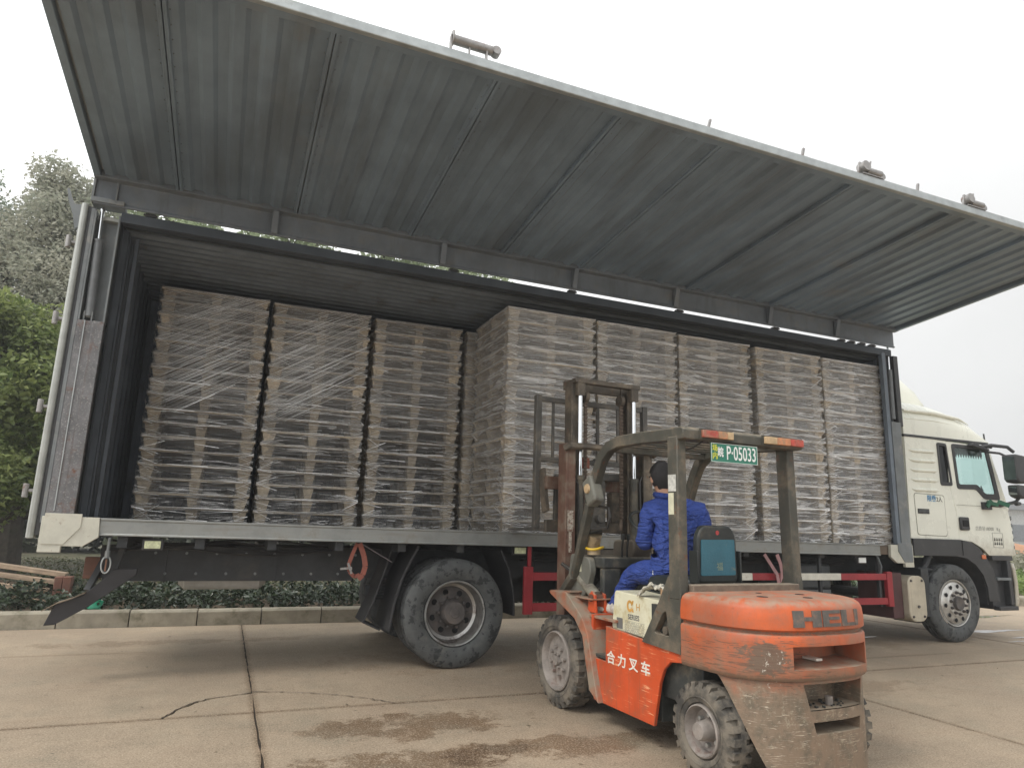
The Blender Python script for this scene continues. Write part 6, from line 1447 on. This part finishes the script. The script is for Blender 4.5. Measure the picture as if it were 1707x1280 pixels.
# hands: palm and five separate fingers curled round the rim
def hand(h, wr, curl, side):
    a = (h-wr).normalized(); up_ = Vector((0, 0, 1)); s_ = a.cross(up_).normalized()*side; nm = s_.cross(a).normalized()*side
    vs = [wr, wr+a*.045, ]; ed = [(0, 1)]; rd = [.026, (.036, .018)]
    for k, L in enumerate((.075, .085, .08, .062)):
        o0 = wr+a*.06+s_*(-.030+.02*k); b0 = len(vs); p1 = o0+a*L*.4+nm*.008; p2 = p1+a*L*.2-nm*L*.35*curl; p3 = p2-a*L*.25-nm*L*.25*curl
        vs += [o0, p1, p2, p3]; ed += [(1, b0), (b0, b0+1), (b0+1, b0+2), (b0+2, b0+3)]; rd += [.0105, .010, .009, .008]
    b0 = len(vs); o0 = wr+a*.02-s_*.035; p1 = o0+a*.03-s_*.022-nm*.01; p2 = p1+a*.03-nm*.018; vs += [o0, p1, p2]; ed += [(1, b0), (b0, b0+1), (b0+1, b0+2)]; rd += [.013, .011, .0095]
    m = skin_mesh('hand', vs, ed, rd, 0, 1); m.materials.append(skin_m); o = bpy.data.objects.new('hand', m); C.objects.link(o); o.parent = person; return o
hand(Lf, Lh-Vector((.0, 0, .0)), 1, 1); hand(Rf, Rh, 1, -1)
# shoes
for a_, t_2, nm in ((La, Lt, 1), (Ra, Rt, 1)):
    dr = (t_2-a_); dr.z = 0; dr.normalize(); sd = Vector((-dr.y, dr.x, 0)); mb = MB(); sec = [(-.07, .030, .085), (-.03, .040, .11), (.03, .043, .085), (.10, .048, .062), (.16, .044, .05), (.195, .028, .035)]
    n = 12
    for x, wd_, hh in sec:
        for i in range(n):
            an = 2*PI*i/n; q = Vector((a_.x, a_.y, .757))+dr*x+sd*wd_*math.cos(an)+Vector((0, 0, hh/2+hh/2*math.sin(an))); mb.v.append(tuple(q))
    mb.f = [(j*n+i, j*n+(i+1) % n, (j+1)*n+(i+1) % n, (j+1)*n+i) for j in range(5) for i in range(n)]+[tuple(range(n)), tuple(5*n+i for i in range(n))]; mb.m = [0]*len(mb.f)
    mb.obj('shoe', shoe_m, person, smooth=70)
# dangling striped rag on the hood
mb = MB(); rr3 = random.Random(9); nu, nv = 26, 10
for i in range(nu):
    for j in range(nv):
        a, b_ = i/(nu-1), j/(nv-1)
        x = .74-.30*a; y = .36+.10*b_+.01*math.sin(9*a); z = 1.035-.015*a+.012*math.sin(b_*9+a*14)+.008*math.sin(a*31)-max(0, .35-a)*(.25*b_)
        mb.v.append((x, y+.02*(a < .3)*b_, z))
mb.f = [(i*nv+j, i*nv+j+1, (i+1)*nv+j+1, (i+1)*nv+j) for i in range(nu-1) for j in range(nv-1)]; mb.m = [0]*len(mb.f)
rag = mb.obj('rag', mat('rag_cloth', (.48, .45, .37), .85, 0, .2, 30, streak=((.12, .12, .11), (60, 8, 8), .5, .6, .9), bump=.4), None, smooth=80, fixn=False); rag.modifiers.new('s', 'SOLIDIFY').thickness = .006
rag.location = fk.location; rag.rotation_euler = fk.rotation_euler; tag(rag, 'crumpled pale striped rag beside the forklift seat', 'rag')

# seams of the jacket: yoke and centre back, pressed against the surface
def seam(pts, rad=.0035):
    bv = mathutils_bvh(person); q = []
    for a, b in zip(pts, pts[1:]):
        for k in range(8):
            p = Vector(a).lerp(Vector(b), k/8); h = bv.find_nearest(p)
            if h[0] is not None: q.append(h[0]+h[1]*.001)
    MB().tube(q, rad, 5).obj('seam', cloth_m, person)
from mathutils.bvhtree import BVHTree
def mathutils_bvh(o): return BVHTree.FromPolygons([v.co for v in o.data.vertices], [p.vertices for p in o.data.polygons])
bk = -fd*.2
seam([che+ld*.20+bk+Vector((0, 0, .02)), che+bk+Vector((0, 0, .03)), che-ld*.20+bk+Vector((0, 0, .02))])
seam([che+ld*.10+bk+Vector((0, 0, .02)), spn+ld*.09+bk, pel+ld*.09+bk+Vector((0, 0, .05))]); seam([che-ld*.10+bk+Vector((0, 0, .02)), spn-ld*.09+bk, pel-ld*.09+bk+Vector((0, 0, .05))])
seam([pel+ld*.17+bk+Vector((0, 0, .07)), pel+bk+Vector((0, 0, .06)), pel-ld*.17+bk+Vector((0, 0, .07))], .006)

# thin morning mist over the whole yard
hm = bpy.data.materials.new('mist'); hm.use_nodes = True; nt = hm.node_tree; nt.nodes.clear()
o_ = N(nt, 'ShaderNodeOutputMaterial'); pv = N(nt, 'ShaderNodeVolumePrincipled', Density=.003); pv.inputs['Color'].default_value = (.96, .97, .98, 1); pv.inputs['Anisotropy'].default_value = .2
nt.links.new(pv.outputs[0], o_.inputs['Volume'])
hz = MB().box(-62, 302, -42, 252, -1.6, 13.5).obj('haze', hm, None, smooth=0); tag(hz, 'thin pale mist hanging over the yard and fields', kind='stuff')
SC.cycles.volume_bounces = 0; SC.cycles.volume_step_rate = 5
